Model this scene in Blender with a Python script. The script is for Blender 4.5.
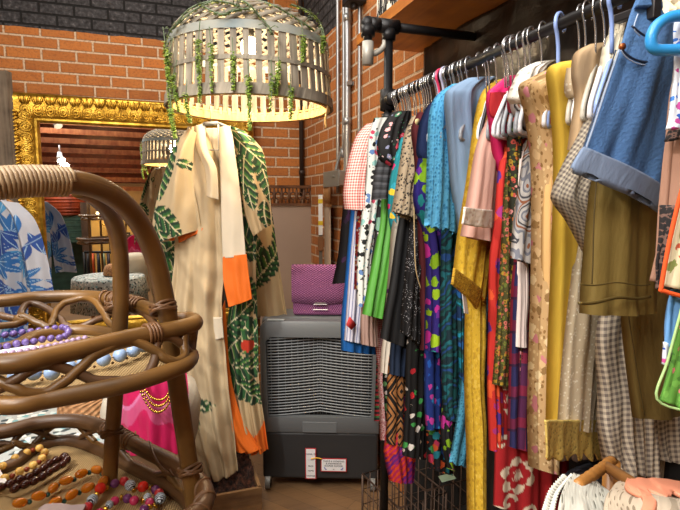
import bpy, bmesh, math, random
from mathutils import Vector, noise
random.seed(7)
S = bpy.context.scene
COL = S.collection
for o in list(bpy.data.objects): bpy.data.objects.remove(o)
PI = math.pi
# ------------------------------------------------------------ camera
EYE = Vector((0, 0, 1.32)); YAW = math.radians(19); PIT = math.radians(6.15); FPX = 510.0
cd = bpy.data.cameras.new('camera'); cam = bpy.data.objects.new('camera', cd); COL.objects.link(cam)
cd.sensor_width = 36; cd.lens = FPX/680*36; cd.clip_start = .02
cam.location = EYE; cam.rotation_euler = (PI/2-PIT, 0, -YAW); S.camera = cam
# ------------------------------------------------------------ light
S.view_settings.view_transform = 'Standard'; S.view_settings.look = 'None'
S.view_settings.gamma = 1; S.view_settings.use_curve_mapping = False
S.view_settings.exposure = 0.2
W = bpy.data.worlds.new('world'); S.world = W; W.use_nodes = True
W.node_tree.nodes['Background'].inputs[0].default_value = (1, .93, .84, 1)
W.node_tree.nodes['Background'].inputs[1].default_value = 1.0
def area(name, loc, rot, sx, sy, p, col):
    l = bpy.data.lights.new(name, 'AREA'); l.shape = 'RECTANGLE'; l.size = sx; l.size_y = sy; l.energy = p; l.color = col
    o = bpy.data.objects.new(name, l); COL.objects.link(o); o.location = loc; o.rotation_euler = rot
    return o
area('room_fill_front', (-.5, .6, 3.05), (0, 0, 0), 1.6, 1.6, 42, (1, .94, .86))  # unseen area light added for general room brightness
area('room_fill_rear', (-1.1, -.75, 2.85), (math.radians(32), 0, math.radians(-25)), 1.6, 1.0, 62, (1, .95, .89))  # unseen area light added behind the camera to brighten the clothes side
area('room_fill_corner', (-.1, 2.45, 3.0), (math.radians(14), 0, 0), .9, .7, 20, (1, .9, .78))  # unseen area light added to lift the brick corner
def spot(name, loc, tgt, p, ang, col, r=.06):
    l = bpy.data.lights.new(name, 'SPOT'); l.energy = p; l.spot_size = math.radians(ang); l.spot_blend = .5; l.shadow_soft_size = r; l.color = col
    o = bpy.data.objects.new(name, l); COL.objects.link(o); o.location = loc
    o.rotation_euler = (Vector(tgt)-Vector(loc)).to_track_quat('-Z', 'Y').to_euler()
spot('fill_spot_clothes', (-1.3, .3, 2.8), (.55, .9, .95), 135, 62, (1, .95, .87))  # unseen spot added as fill on the rail clothes
spot('fill_spot_kimono', (-.9, .9, 2.85), (.3, 2.3, .8), 32, 50, (1, .95, .86))  # unseen spot added to brighten the kimono
# ------------------------------------------------------------ view helpers: photo pixel -> point in the room
Fv = Vector((math.sin(YAW)*math.cos(PIT), math.cos(YAW)*math.cos(PIT), -math.sin(PIT)))
Rv = Vector((math.cos(YAW), -math.sin(YAW), 0)); Uv = Rv.cross(Fv)
H = Vector((math.sin(YAW), math.cos(YAW), 0))
def ray(px, py): return Fv + Rv*((px-340)/FPX) + Uv*((255-py)/FPX)
def at(px, py, Z): d = ray(px, py); return EYE + d*(Z/d.dot(H))
def onp(px, py, P, n): d = ray(px, py); return EYE + d*((Vector(P)-EYE).dot(n)/d.dot(n))
def atX(px, py, x): return onp(px, py, (x, 0, 0), Vector((1, 0, 0)))
def atY(px, py, y): return onp(px, py, (0, y, 0), Vector((0, 1, 0)))
def atz(px, py, z): return onp(px, py, (0, 0, z), Vector((0, 0, 1)))
# ------------------------------------------------------------ node helpers
def lin(h):
    h = h.lstrip('#'); c = [int(h[i:i+2], 16)/255 for i in (0, 2, 4)]
    return tuple(((x/12.92) if x <= .04045 else ((x+.055)/1.055)**2.4) for x in c)+(1,)
def C(c): return lin(c) if isinstance(c, str) else (tuple(c)+(1,))[:4]
class NT:
    def __init__(s, name, rough=.8, metal=0, spec=None, sheen=0):
        s.m = bpy.data.materials.new(name); s.m.use_nodes = True; s.t = s.m.node_tree; s.b = s.t.nodes['Principled BSDF']
        s.b.inputs['Roughness'].default_value = rough; s.b.inputs['Metallic'].default_value = metal
        if spec is not None: s.b.inputs['Specular IOR Level'].default_value = spec
        if sheen: s.b.inputs['Sheen Weight'].default_value = sheen
    def n(s, t, ins=None, out=0, **pr):
        x = s.t.nodes.new(t)
        for k, v in pr.items(): setattr(x, k, v)
        for k, v in (ins or {}).items(): s.set(x.inputs[k], v)
        return x.outputs[out]
    def set(s, sock, v):
        if isinstance(v, bpy.types.NodeSocket): s.t.links.new(v, sock)
        elif isinstance(v, str): sock.default_value = C(v)
        else:
            try: sock.default_value = v
            except Exception: sock.default_value = C(v)
    def uv(s, sx=1, sy=1, rot=0, obj=False):
        c = s.n('ShaderNodeTexCoord', out=3 if obj else 2)
        return s.n('ShaderNodeMapping', {0: c, 2: (0, 0, rot), 3: (sx, sy, sx if obj else 1)})
    def ma(s, op, a, b=0, c=0): return s.n('ShaderNodeMath', {0: a, 1: b, 2: c}, operation=op)
    def mix(s, f, a, b): return s.n('ShaderNodeMix', {0: f, 6: C(a) if isinstance(a, (str, tuple)) else a, 7: C(b) if isinstance(b, (str, tuple)) else b}, out=2, data_type='RGBA')
    def noise(s, v, sc, det=3, out=0, dist=0): return s.n('ShaderNodeTexNoise', {'Vector': v, 'Scale': sc, 'Detail': det, 'Distortion': dist}, out=out)
    def vor(s, v, sc, out=0, feat='F1', rnd=1): return s.n('ShaderNodeTexVoronoi', {'Vector': v, 'Scale': sc, 'Randomness': rnd}, out=out, feature=feat)
    def ramp(s, f, stops, interp='LINEAR'):
        x = s.t.nodes.new('ShaderNodeValToRGB'); r = x.color_ramp; r.interpolation = interp
        while len(r.elements) < len(stops): r.elements.new(.5)
        for e, (p, c) in zip(r.elements, stops): e.position = p; e.color = C(c)
        s.t.links.new(f, x.inputs[0]); return x.outputs[0]
    def lt(s, a, b): return s.ma('LESS_THAN', a, b)
    def sep(s, v, i): return s.n('ShaderNodeSeparateXYZ', {0: v}, out=i)
    def bump(s, h, st=.3, d=.002): s.set(s.b.inputs['Normal'], s.n('ShaderNodeBump', {'Height': h, 'Strength': st, 'Distance': d}))
    def col(s, c): s.set(s.b.inputs['Base Color'], c if not isinstance(c, (str, tuple)) else C(c)); return s
_mc = {}
def fabric_bump(m, sc=55, st=.35):
    v = m.uv(1, .35); m.bump(m.noise(v, sc, 4), st, .004)
def solid(name, c, rough=.8, metal=0, bump=True, sc=55, var=.12, **k):
    if name in _mc: return _mc[name]
    m = NT(name, rough, metal, **k)
    cc = C(c)
    n = m.noise(m.uv(1, .5) if bump else m.uv(1, 1, obj=True), 14, 4)
    m.col(m.mix(n, tuple(x*(1-var) for x in cc[:3]), tuple(min(1, x*(1+var)) for x in cc[:3])))
    if bump: fabric_bump(m, sc)
    _mc[name] = m.m; return m.m
def hard(name, c, rough=.5, metal=0, var=.08, sc=20, bump=0, **k):
    if name in _mc: return _mc[name]
    m = NT(name, rough, metal, **k); cc = C(c); v = m.uv(1, 1, obj=True); n = m.noise(v, sc, 5)
    m.col(m.mix(n, tuple(x*(1-var) for x in cc[:3]), tuple(min(1, x*(1+var)) for x in cc[:3])))
    if bump: m.bump(n, bump, .004)
    _mc[name] = m.m; return m.m
def gingham(name, c, bg, p=.01, ang=0, mid=.5):
    m = NT(name, .85); v = m.uv(1/p, 1/p, ang)
    a = m.lt(m.ma('FRACT', m.sep(v, 0)), .5); b = m.lt(m.ma('FRACT', m.sep(v, 1)), .5)
    s_ = m.ma('MULTIPLY', m.ma('ADD', a, b), .5)
    m.col(m.ramp(s_, [(0, bg), (.5, tuple(C(c)[i]*mid+C(bg)[i]*(1-mid) for i in range(3))), (1, c)])); fabric_bump(m); return m.m
def stripes(name, cols, p=.02, ang=0, warp=0):
    m = NT(name, .85); v = m.uv(1, 1, ang); x = m.sep(v, 0)
    if warp: x = m.ma('ADD', x, m.ma('MULTIPLY', m.noise(v, 12), warp))
    f = m.ma('FRACT', m.ma('MULTIPLY', x, 1/p)); k = len(cols)
    m.col(m.ramp(f, [(i/k, c) for i, c in enumerate(cols)], 'CONSTANT')); fabric_bump(m); return m.m
def blobs(name, bg, cols, sc=40, r=.4, sc2=None, cols2=None, r2=.3, asp=1, warp=.3, core=None, rough=.85):
    sc *= 2.1; r *= .95; sc2 = sc2 and sc2*1.7
    m = NT(name, rough); v0 = m.uv(1, asp)
    nz = m.noise(v0, sc*.6, 3, out=1)
    v = m.n('ShaderNodeVectorMath', {0: v0, 1: m.n('ShaderNodeVectorMath', {0: nz, 3: warp/sc*1.5}, operation='SCALE')}, operation='ADD')
    def pick(out, cs):
        k = len(cs); x = m.sep(out, 0); return m.ramp(x, [(i/k, c) for i, c in enumerate(cs)], 'CONSTANT')
    base = C(bg)
    if sc2:
        d2 = m.vor(v, sc2); base = m.mix(m.lt(d2, r2), bg, pick(m.vor(v, sc2, out=1), cols2))
    d = m.ma('ADD', m.vor(v, sc), m.ma('MULTIPLY', m.ma('SUBTRACT', m.noise(v, sc*2.4, 2), .5), .55)); cc = pick(m.vor(v, sc, out=1), cols)
    res = m.mix(m.lt(d, r), base, cc)
    if core: res = m.mix(m.lt(d, r*.35), res, core)
    m.col(res); fabric_bump(m); return m.m
def rings(name, cols, sc=18, asp=.6, k=3.0):
    m = NT(name, .85); v0 = m.uv(1, asp); nz = m.noise(v0, 14, 2, out=1)
    v = m.n('ShaderNodeVectorMath', {0: v0, 1: m.n('ShaderNodeVectorMath', {0: nz, 3: .06}, operation='SCALE')}, operation='ADD')
    f = m.ma('FRACT', m.ma('MULTIPLY', m.vor(v, sc), k)); n = len(cols)
    m.col(m.ramp(f, [(i/n, c) for i, c in enumerate(cols)], 'CONSTANT')); fabric_bump(m); return m.m
def lace(name, c, dark, sc=150, thr=.32, asp=1):
    m = NT(name, .9); v = m.uv(1, asp); d = m.vor(v, sc, rnd=.55); e = m.vor(v, sc*.35, rnd=.9)
    f = m.ma('MAXIMUM', m.lt(d, thr), m.ma('MULTIPLY', m.lt(e, .22), .6))
    m.col(m.mix(f, c, dark)); m.bump(d, .5, .002); return m.m
def sequin(name, bg, fleck, sc=160, r=.28, big=18, dens=.5, rough=.7):
    m = NT(name, rough); v = m.uv(); d = m.vor(v, sc); z = m.lt(m.ma('ABSOLUTE', m.ma('SUBTRACT', m.noise(v, big, 2), .5)), dens*.12)
    f = m.ma('MULTIPLY', m.lt(d, r), z); m.col(m.mix(f, bg, fleck))
    m.set(m.b.inputs['Roughness'], m.ma('SUBTRACT', rough, m.ma('MULTIPLY', f, rough-.2))); m.bump(m.noise(v, 50), .3, .004); return m.m
def plaid(name, bg, l):   # l = list of (axis, period, width, color, alpha)
    m = NT(name, .85); v = m.uv(); c = C(bg)
    for ax, p, w, cc, al in l:
        f = m.ma('MULTIPLY', m.lt(m.ma('FRACT', m.ma('MULTIPLY', m.sep(v, ax), 1/p)), w), al); c = m.mix(f, c, cc)
    m.col(c); fabric_bump(m); return m.m
def painted(name, rough=.85, sc=55):
    if name in _mc: return _mc[name]
    m = NT(name, rough); m.col(m.n('ShaderNodeAttribute', out=0, attribute_name='Col')); fabric_bump(m, sc); _mc[name] = m.m; return m.m
def wood(name, c1, c2, sc=(30, 2), rough=.5, bump=.25, wav=1, obj=True, spec=None):
    if name in _mc: return _mc[name]
    m = NT(name, rough, spec=spec); v = m.uv(sc[0], sc[1], obj=False)
    n = m.noise(v, 1, 6, dist=.6); n2 = m.noise(m.uv(4, 4, obj=True), 2.5, 4)
    f = m.ma('MULTIPLY_ADD', n2, .5, m.ma('MULTIPLY', n, .6))
    m.col(m.ramp(f, [(.35, c1), (.75, c2)])); m.bump(n, bump, .003); _mc[name] = m.m; return m.m
def emis(name, c, st):
    m = NT(name); m.set(m.b.inputs['Emission Color'], c); m.b.inputs['Emission Strength'].default_value = st; m.col(c); return m.m
# ------------------------------------------------------------ object helpers
def tag(o, label=None, cat=None, group=None, kind=None):
    if label: o['label'] = label
    if cat: o['category'] = cat
    if group: o['group'] = group
    if kind: o['kind'] = kind
    return o
def thing(name, label, cat, loc=(0, 0, 0), group=None):
    o = bpy.data.objects.new(name, None); COL.objects.link(o); o.location = loc; o.empty_display_size = .05
    return tag(o, label, cat, group)
def link(name, me, mat=None, parent=None, smooth=True):
    o = bpy.data.objects.new(name, me); COL.objects.link(o)
    if mat: me.materials.append(mat)
    if smooth: me.shade_smooth()
    if parent:
        o.parent = parent
        p = parent; off = Vector()
        while p: off += p.location; p = p.parent
        o.location = -off
    return o
def rt(o, parent=None): return o
class MB:
    """collects world-space geometry with metre UVs"""
    def __init__(s): s.v = []; s.f = []; s.uv = []; s.mi = []
    def add(s, vs, fs, uvs=None, mi=0):
        b = len(s.v); s.v += [tuple(v) for v in vs]
        for i, f in enumerate(fs):
            s.f.append([b+k for k in f]); s.mi.append(mi)
            s.uv.append([uvs[k] for k in f] if uvs else None)
        return s
    def quadbox(s, P, ax, ay, az, sx, sy, sz, mi=0):
        """box centred at P with axes and full sizes, per-face metre uv"""
        P = Vector(P); ax, ay, az = Vector(ax), Vector(ay), Vector(az); h = (sx/2, sy/2, sz/2)
        ps = [P+ax*(i*h[0])+ay*(j*h[1])+az*(k*h[2]) for i in (-1, 1) for j in (-1, 1) for k in (-1, 1)]
        F = [((0, 1, 3, 2), 1, 2), ((4, 6, 7, 5), 1, 2), ((0, 4, 5, 1), 0, 2), ((2, 3, 7, 6), 0, 2), ((0, 2, 6, 4), 0, 1), ((1, 5, 7, 3), 0, 1)]
        r = random.random()*3
        for f, a, b in F:
            co = [(ps[k]-P) for k in f]; A = (ax, ay, az)
            la, lb = ((a, b) if (sx, sy, sz)[a] < (sx, sy, sz)[b] else (b, a))
            s.add([ps[k] for k in f], [(0, 1, 2, 3)], [(c.dot(A[la])+r, c.dot(A[lb])+r) for c in co], mi)
        return s
    def box(s, P, sx, sy, sz, rz=0, mi=0):
        c, d = math.cos(rz), math.sin(rz); return s.quadbox(P, (c, d, 0), (-d, c, 0), (0, 0, 1), sx, sy, sz, mi)
    def tube(s, pts, r, n=10, closed=False, cap=True, mi=0, smooth_pts=0):
        pts = [Vector(p) for p in pts]; rr = r if isinstance(r, (list, tuple)) else [r]*len(pts)
        if smooth_pts: pts, rr = catmull(pts, smooth_pts, rr, closed)
        N = len(pts); up = Vector((0, 0, 1)); prev = None; vs = []; uv = []; L = 0
        for i, p in enumerate(pts):
            if closed: t = pts[(i+1) % N]-pts[i-1]
            else: t = pts[min(i+1, N-1)]-pts[max(i-1, 0)]
            t = t.normalized() if t.length > 1e-9 else up
            if prev is None:
                a = t.cross(up); a = t.cross(Vector((1, 0, 0))) if a.length < .1 else a; a.normalize()
            else:
                a = prev-t*prev.dot(t); a.normalize()
            prev = a; b = t.cross(a); L += (p-pts[i-1]).length if i else 0
            for k in range(n):
                an = 2*PI*k/n; vs.append(p+(a*math.cos(an)+b*math.sin(an))*rr[i]); uv.append((k/n*2*PI*rr[0], L))
        fs = []
        for i in range(N-1 if not closed else N):
            for k in range(n):
                i2 = (i+1) % N; fs.append((i*n+k, i*n+(k+1) % n, i2*n+(k+1) % n, i2*n+k))
        if cap and not closed: fs += [tuple(range(n))[::-1], tuple((N-1)*n+k for k in range(n))]
        return s.add(vs, fs, uv, mi)
    def ball(s, c, r, n=10, m=7, sc=(1, 1, 1), mi=0):
        c = Vector(c); vs = []; fs = []; uv = []
        for i in range(m+1):
            th = PI*i/m
            for k in range(n): vs.append(c+Vector((math.sin(th)*math.cos(2*PI*k/n)*r*sc[0], math.sin(th)*math.sin(2*PI*k/n)*r*sc[1], math.cos(th)*r*sc[2]))); uv.append((k/n*r*6, i/m*r*3))
        for i in range(m):
            for k in range(n): fs.append((i*n+k, (i+1)*n+k, (i+1)*n+(k+1) % n, i*n+(k+1) % n))
        return s.add(vs, fs, uv, mi)
    def lathe(s, c, prof, n=32, mi=0):
        c = Vector(c); vs = []; uv = []; fs = []
        for i, (r, z) in enumerate(prof):
            for k in range(n): vs.append(c+Vector((r*math.cos(2*PI*k/n), r*math.sin(2*PI*k/n), z))); uv.append((k/n*2*PI*max(r, .01), z))
        for i in range(len(prof)-1):
            for k in range(n): fs.append((i*n+k, i*n+(k+1) % n, (i+1)*n+(k+1) % n, (i+1)*n+k))
        return s.add(vs, fs, uv, mi)
    def prism(s, poly, n, d, mi=0):
        """polygon (world points) extruded by vector n*d"""
        n = Vector(n)*d; k = len(poly); a = [Vector(p) for p in poly]; b = [p+n for p in a]
        e = (a[1]-a[0]).normalized(); g = n.normalized().cross(e)
        uv = [((p-a[0]).dot(e), (p-a[0]).dot(g)) for p in a]*2
        fs = [tuple(range(k)), tuple(range(k, 2*k))[::-1]]+[(i, i+k, (i+1) % k+k, (i+1) % k) for i in range(k)]
        return s.add(a+b, fs, uv, mi)
    def build(s, name, mat, parent=None, smooth=True, bev=0, mats=None, auto=None):
        me = bpy.data.meshes.new(name); me.from_pydata(s.v, [], s.f)
        ul = me.uv_layers.new(name='UVMap'); i = 0
        for f, u in zip(s.f, s.uv):
            for k in range(len(f)):
                if u: ul.data[i].uv = u[k]
                i += 1
        o = link(name, me, mat, parent, smooth)
        for x in (mats or []): me.materials.append(x)
        if mats:
            for p, q in zip(me.polygons, s.mi): p.material_index = q
        me.update()
        bm = bmesh.new(); bm.from_mesh(me)
        if bev: bmesh.ops.remove_doubles(bm, verts=bm.verts, dist=1e-5)
        bmesh.ops.recalc_face_normals(bm, faces=bm.faces); bm.to_mesh(me); bm.free()
        if smooth and auto: me.set_sharp_from_angle(angle=math.radians(auto))
        if bev:
            b = o.modifiers.new('bevel', 'BEVEL'); b.width = bev; b.segments = 3; b.limit_method = 'ANGLE'
            me.set_sharp_from_angle(angle=math.radians(60))
        return o
def catmull(pts, k, rr=None, closed=False):
    N = len(pts); out = []; ro = []; rng = range(N if closed else N-1)
    for i in rng:
        g = (lambda j: pts[j % N]) if closed else (lambda j: pts[min(max(j, 0), N-1)])
        p0, p1, p2, p3 = g(i-1), g(i), g(i+1), g(i+2)
        for q in range(k):
            t = q/k
            out.append(.5*((2*p1)+(p2-p0)*t+(2*p0-5*p1+4*p2-p3)*t*t+(3*p1-p0-3*p2+p3)*t**3))
            if rr: ro.append(rr[i]*(1-t)+rr[(i+1) % N]*t)
    if not closed:
        out.append(pts[-1]); ro += [rr[-1]] if rr else []
    return out, ro
def polyv(L, t):
    """catmull polyline of vectors at t in 0..1 (uniform per segment)"""
    N = len(L)-1; x = min(max(t, 0), 1)*N; i = min(int(x), N-1); t = x-i
    g = lambda j: L[min(max(j, 0), N)]
    p0, p1, p2, p3 = g(i-1), g(i), g(i+1), g(i+2)
    return .5*((2*p1)+(p2-p0)*t+(2*p0-5*p1+4*p2-p3)*t*t+(3*p1-p0-3*p2+p3)*t**3)
def vcol(me, fn_vals):
    a = me.color_attributes.new('Col', 'FLOAT_COLOR', 'POINT'); buf = []
    for c in fn_vals: buf += [c[0], c[1], c[2], 1]
    a.data.foreach_set('color', buf)
def cloth(name, rows, mat, parent=None, nu=24, nv=60, fold=.006, nf=4, wr=.004, bulge=.01, th=.004, paint=None, ph=0, tilt=.0, hem=0, label=None, topf=.2, res=1):
    """sheet of cloth through a net of room points; rows = list of rows of Vectors, left to right"""
    nc = len(rows[0]); vs = []; uvs = []; cs = []; seed = random.random()*50
    nu = int(nu*res); nv = int(nv*res)
    for j in range(nv+1):
        v = j/nv; row = [polyv([r[k] for r in rows], v) for k in range(nc)]
        for i in range(nu+1):
            u = i/nu; p = polyv(row, u); e = (row[-1]-row[0]); 
            nrm = e.cross(Vector((0, 0, 1))); nrm = nrm.normalized() if nrm.length > 1e-6 else Vector((0, -1, 0))
            if nrm.dot(EYE-p) < 0: nrm = -nrm
            w = e.length
            amp = fold*(topf+(1-topf)*v)
            d = amp*math.sin(2*PI*(nf*u+tilt*v)+ph+1.3*math.sin(3*v+ph))+amp*.5*math.sin(2*PI*nf*1.9*u+ph*2+2*v)
            d += wr*noise.noise(Vector((u*w*20+seed, p.z*5, seed)))+wr*.5*noise.noise(Vector((p.x*26+p.z*9, p.z*13, seed)))
            d += bulge*math.sin(PI*u)
            q = p+nrm*d
            if hem: q.z += hem*v**8*math.sin(2*PI*nf*u*2+ph)
            vs.append(q); uu = (u-.5)*w; zz = p.z; uvs.append((uu, zz))
            if paint: cs.append(paint(u, v, uu, zz))
    fs = [(j*(nu+1)+i, j*(nu+1)+i+1, (j+1)*(nu+1)+i+1, (j+1)*(nu+1)+i) for j in range(nv) for i in range(nu)]
    me = bpy.data.meshes.new(name); me.from_pydata([tuple(v) for v in vs], [], fs)
    ul = me.uv_layers.new(name='UVMap')
    for l in me.loops: ul.data[l.index].uv = uvs[l.vertex_index]
    if paint: vcol(me, cs)
    o = link(name, me, mat, parent); 
    s = o.modifiers.new('solidify', 'SOLIDIFY'); s.thickness = th; s.offset = 0
    if label: o['label'] = label
    return o
# ------------------------------------------------------------ room shell
XW, YW = .97, 3.6
def brick(name, sign, zline, x0, x1, flip=False):
    m = NT(name, .9); v = m.uv()
    b = m.t.nodes.new('ShaderNodeTexBrick'); m.t.links.new(v, b.inputs['Vector'])
    b.offset = .5; b.inputs['Scale'].default_value = 1; b.inputs['Brick Width'].default_value = .19; b.inputs['Row Height'].default_value = .0675
    b.inputs['Mortar Size'].default_value = .0075; b.inputs['Mortar Smooth'].default_value = .4; b.inputs['Bias'].default_value = 0
    nz = m.noise(v, 9, 3); nf = m.noise(v, 70, 5); 
    b.inputs['Color1'].default_value = lin('#b86c30'); b.inputs['Color2'].default_value = lin('#8a4a22'); b.inputs['Mortar'].default_value = lin('#cdbda6')
    c = m.mix(m.ma('MULTIPLY', m.lt(nf, .44), .4), b.outputs[0], '#6d3a24')
    c = m.mix(m.ma('MULTIPLY', nz, .45), c, '#cf8f4c')
    # soot-black paint with its own ragged lower edge
    x, z = m.sep(v, 0), m.sep(v, 1)
    edge = m.ma('ADD', z, m.ma('MULTIPLY', m.noise(v, 6, 3), .03))
    msk = m.ma('MULTIPLY', m.ma('GREATER_THAN', edge, zline), m.ma('MULTIPLY', m.ma('GREATER_THAN', x, x0), m.lt(x, x1)))
    blk = m.mix(b.outputs[1], m.ramp(m.noise(v, 45, 6), [(.3, '#1a191b'), (.6, '#403f42'), (.75, '#69676a')]), '#0e0d0e'); c = m.mix(msk, c, blk); m.col(c)
    h = m.ma('SUBTRACT', m.ma('MULTIPLY', nf, .5), m.ma('MULTIPLY', b.outputs[1], 1.2)); m.bump(h, .8, .012)
    return m.m
def wall(name, P, ax, w, h, t, n, mat):
    """slab whose room face passes through P, running w along ax, h up, thickness t away along -n; world-metre uv"""
    ax = Vector(ax); n = Vector(n); P = Vector(P); mb = MB()
    a = [P, P+ax*w, P+ax*w+Vector((0, 0, h)), P+Vector((0, 0, h))]; b = [q-n*t for q in a]
    u = [(q.dot(ax), q.z) for q in a]*2
    mb.add(a+b, [(0, 1, 2, 3), (4, 7, 6, 5), (0, 4, 5, 1), (1, 5, 6, 2), (2, 6, 7, 3), (3, 7, 4, 0)], u)
    return tag(mb.build(name, mat, smooth=False), kind='structure')
zb = atY(85, 33, YW).z+.015
xb = atY(268, 20, YW).x
wall('wall_back', (-2.6, YW, 0), (1, 0, 0), 3.57+.2, 3.3, .2, (0, -1, 0), brick('painted_brick', 1, zb, -9, xb))
ya = atX(337, 20, XW).y
wall('wall_right', (XW, -3.2, 0), (0, 1, 0), YW+3.2, 3.3, .2, (-1, 0, 0), brick('orange_brick', 1, atX(325, 34, XW).z, ya, 99))
plaster = hard('warm_plaster', '#c9a877', .9, bump=.1)
wall('wall_left', (-2.6, -3.2, 0), (0, 1, 0), YW+3.2, 3.3, .2, (1, 0, 0), plaster)
wall('wall_front', (-2.8, -3.2, 0), (1, 0, 0), 3.97, 3.3, .2, (0, 1, 0), plaster)
m = NT('floor_planks', .45); v = m.uv(1, 1, math.radians(52)); b = m.t.nodes.new('ShaderNodeTexBrick'); m.t.links.new(v, b.inputs['Vector'])
b.inputs['Scale'].default_value = 1; b.inputs['Brick Width'].default_value = 1.1; b.inputs['Row Height'].default_value = .07; b.inputs['Mortar Size'].default_value = .0015
b.inputs['Color1'].default_value = lin('#7a5a3c'); b.inputs['Color2'].default_value = lin('#5c4230'); b.inputs['Mortar'].default_value = lin('#2b1d12')
g = m.noise(m.uv(4, 60, math.radians(52)), 1.5, 6); m.col(m.mix(m.ma('MULTIPLY', g, .7), b.outputs[0], '#93734f')); m.bump(g, .2, .002)
mb = MB(); mb.add([(-2.8, -3.4, 0), (1.17, -3.4, 0), (1.17, 3.8, 0), (-2.8, 3.8, 0)], [(0, 1, 2, 3)], [(-2.8, -3.4), (1.17, -3.4), (1.17, 3.8), (-2.8, 3.8)])
mb.add([(-2.8, -3.4, -.1), (1.17, -3.4, -.1), (1.17, 3.8, -.1), (-2.8, 3.8, -.1)], [(3, 2, 1, 0)], [(0, 0)]*4)
tag(mb.build('floor', m.m, smooth=False), kind='structure')
redwood = wood('red_stained_board', '#3a1712', '#6b2c20', (3, 30), .5)
mb = MB(); mb.box((-.81, .2, 3.35), 4, 7.2, .1)
tag(mb.build('ceiling', wood('ceiling_board', '#2a1a14', '#4a2d22', (6, 20)), smooth=False), kind='structure')
# ------------------------------------------------------------ gilt mirror
MA = math.radians(-3.5); mx = Vector((math.cos(MA), -math.sin(MA), 0)); mn = Vector((-math.sin(MA), -math.cos(MA), 0))
ML = atY(9, 150, YW-.16); MO = Vector((ML.x, YW-.16, 0)); MW = 1.42
ztop = onp(85, 97.5, MO, mn).z; zbot = .42; FW = .165
mir = thing('gilt_mirror', 'large wall mirror in a wide gold frame moulded with rows of peacock-eye rings', 'mirror', (MO.x, MO.y, zbot))
gold = NT('antique_gilt', .32, .85); nz = gold.noise(gold.uv(1, 1, obj=True), 22, 5); gold.col(gold.ramp(nz, [(.3, '#8f6a20'), (.55, '#cb9f38'), (.8, '#e8c962')])); gold.bump(gold.noise(gold.uv(1, 1, obj=True), 90, 4), .4, .003)
gold = gold.m
def mp(a, z, d=0): return MO+mx*a+Vector((0, 0, z))+mn*d
prof = [(0, 0), (0, .03), (.012, .045), (.03, .05), (.05, .046), (.09, .05), (.12, .044), (.14, .03), (.152, .034), (.16, .022), (.165, .004), (.165, 0)]
mb = MB()
ring = []
for (a, d) in prof:
    ring.append([mp(a, zbot+a, d), mp(MW-a, zbot+a, d), mp(MW-a, ztop-a, d), mp(a, ztop-a, d)])
vs = [p for r in ring for p in r]; fs = [(i*4+k, i*4+(k+1) % 4, (i+1)*4+(k+1) % 4, (i+1)*4+k) for i in range(len(prof)-1) for k in range(4)]
mb.add(vs, fs)
mb.build('frame', gold, mir, auto=50)
mb = MB()
def eye(a, z, ang):
    """peacock-eye ornament on the frame; ang points to the outer edge"""
    ux = mx*math.cos(ang)+Vector((0, 0, math.sin(ang))); uy = mx*-math.sin(ang)+Vector((0, 0, math.cos(ang))); P = mp(a, z, .05)
    for r in (.026, .015):
        mb.tube([P-ux*.012+(ux*1.25*math.cos(t)+uy*math.sin(t))*r for t in [2*PI*k/12 for k in range(12)]], .0035, 5, closed=True)
    mb.ball(P-ux*.012, .007, 6, 4)
    for s in (-1, 0, 1): mb.tube([P+ux*.02+uy*s*.012, P+ux*.045+uy*s*.022, P+ux*.07+uy*s*.03], [.006, .009, .004], 6)
n = int((MW-.2)/.062)
for k in range(n+1): eye(.1+(MW-.2)*k/n, ztop-.085, PI/2)
n2 = int((ztop-zbot-.25)/.062)
for k in range(n2+1):
    z = zbot+.12+(ztop-zbot-.25)*k/n2; eye(.085, z, PI); eye(MW-.085, z, 0)
mb.build('peacock_eye_moulding', gold, mir)
m = NT('mirror_glass', .012, 1); m.col((.9, .9, .88)); mb = MB()
A = FW-.01; q = [mp(A, zbot+A, .008), mp(MW-A, zbot+A, .008), mp(MW-A, ztop-A, .008), mp(A, ztop-A, .008)]
mb.prism(q, -mn, .006); mb.build('glass', m.m, mir, smooth=False)
# bevelled inner band of the glass
# ------------------------------------------------------------ weathered post at the left
wood_grey = wood('weathered_grey_board', '#4d4339', '#8d7f6d', (40, 3), .9, .6)
a = at(10, 72, 2.95); mb = MB(); mb.box((a.x-.045, a.y, (a.z)/2), 0.09, .05, a.z, rz=-YAW)
tag(mb.build('wooden_post', wood_grey, smooth=False), 'weathered grey upright board at the left edge before the gold mirror', 'post')
# ------------------------------------------------------------ corner pipe, conduits, boxes
galv = hard('galvanised_steel', '#a9adb0', .35, .7, sc=60); blackiron = hard('black_iron_pipe', '#17171a', .45, .4, bump=.2, sc=60); darksteel = hard('dark_painted_conduit', '#3b302b', .5, .3)
p = Vector((XW-.03, YW-.03, 0)); mb = MB(); mb.tube([p+Vector((0, 0, 1.35)), p+Vector((0, 0, 3.3))], .016, 10)
for z in (1.5, 2.2): mb.tube([p+Vector((0, 0, z)), p+Vector((0, 0, z+.03))], .021, 10)
tag(mb.build('corner_pipe', darksteel), 'dark vertical pipe running up the brick corner beside the basket lamp', 'pipe')
cond = [(335.5, .010, 'thin bright steel conduit, the one nearest the corner of the brick wall'), (341, .009, 'thin steel conduit squeezed between a thinner and a thick conduit, kinked near its box'),
        (346.5, .019, 'thickest of the silver conduits on the right brick wall'), (356.5, .009, 'thin steel conduit standing alone just left of the wooden shelf end')]
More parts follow.
